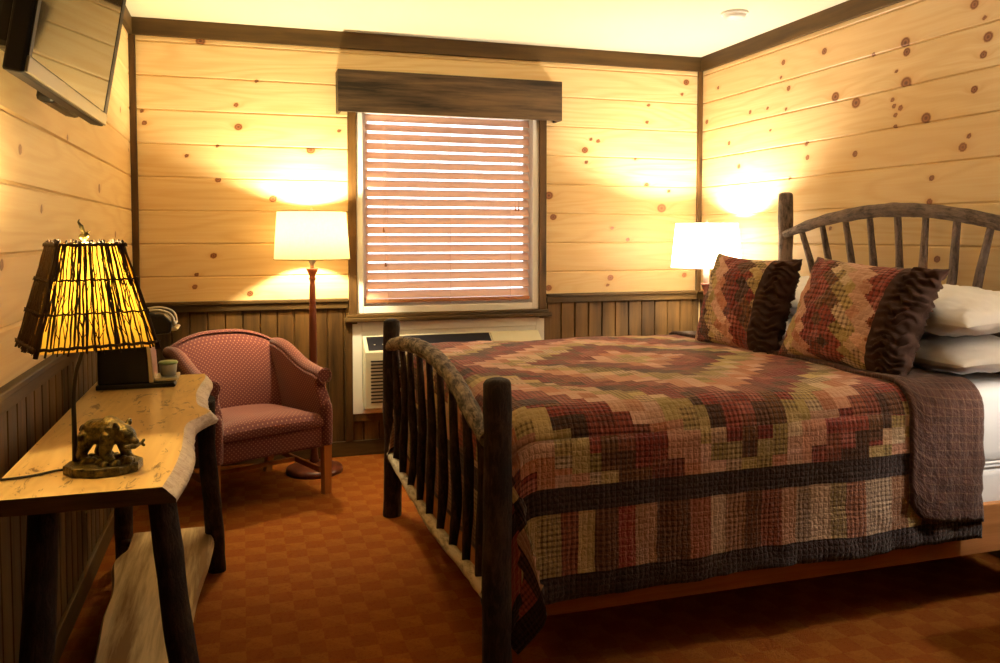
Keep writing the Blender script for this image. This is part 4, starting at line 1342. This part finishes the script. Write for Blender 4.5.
for y in (3.095, 3.205): m.tube([(x + .36, y - 3.15, z - DZ) for x, z in pts], .0055, 10, 5)
m.tube([(.129, -.055, .215), (.129, .055, .215)], .006, 10)
link('lid_handle', m, M['silver'], cm)
link('spout_plate', xz([(-.30, .952), (-.222, .955), (-.216, .959), (-.222, .964), (-.30, .964)], 3.085, 3.215, .002), M['silver'], cm)
cp = thing('paper_cup', 'small grey cup with green lid on the drip tray of the coffee maker', 'cup', (-.256, 3.15, .7905))
link('body', MB().lathe([(.024, 0), (.026, .002), (.031, .043), (.029, .043), (.0, .040)], (0, 0, 0), 28), M['grey_cup'], cp)
link('lid', MB().lathe([(.0325, .041), (.033, .046), (.029, .050), (.0, .050)], (0, 0, 0), 28), M['green'], cp)

# ================================================================== TELEVISION
tv = thing('television', 'flat television tilted down on a bracket high on the left wall', 'television', (-.39, 2.74, 1.61))
swing = radians(1.5); tilt = radians(10)
n0 = Vector((cos(swing), -sin(swing), 0)); dn = Vector((-sin(swing), -cos(swing), 0))
up = (Vector((0, 0, 1)) * cos(tilt) + n0 * sin(tilt)).normalized(); nn_ = dn.cross(up).normalized()
if nn_.dot(n0) < 0: nn_ = -nn_
TM = Matrix((dn, nn_, up)).transposed().to_4x4()     # local x: along the set towards the viewer, y: out of the screen, z: up
TW, TH = .86, .50
def tvobj(name, mb, mat, parent=None):
    mb.v = [tuple(TM @ Vector(v)) for v in mb.v]
    o = link(name, mb, mat, parent or tv)
    bm = bmesh.new(); bm.from_mesh(o.data); bmesh.ops.recalc_face_normals(bm, faces=bm.faces); bm.to_mesh(o.data); bm.free()
    return o
m = MB(); m.box(0, -.040, 0, TW, 0, TH, .006); tvobj('case', m, M['bezel'])
m = MB(); m.box(.05, -.085, .05, TW - .05, -.040, TH - .05, .015); tvobj('back_cover', m, M['black'])
m = MB()
m.box(.049, .0, .040, TW - .028, .0025, TH - .028, .0005); tvobj('screen', m, M['screen'])
m = MB(); m.box(.004, 0, .004, TW - .004, .006, .038, .003); tvobj('lower_bezel', m, M['bezel_silver'])
m = MB(); m.box(.004, 0, .038, .048, .004, TH - .004, .001).box(TW - .026, 0, .038, TW - .004, .004, TH - .004, .001).box(.026, 0, TH - .026, TW - .026, .004, TH - .004, .001); tvobj('bezel_frame', m, M['bezel'])
m = MB(); m.box(.10, -.092, -.0, .40, -.045, .05, .012); tvobj('speaker_box', m, M['black'])
m = MB()
wx = L - tv.location.x
m.box(wx + .0005, -.50, .14, wx + .014, -.28, .34, .003); m.tube([(wx + .01, -.38, .24), (-.085, -.38, .24)], .02, 12)
link('wall_bracket', m, M['black'], tv)
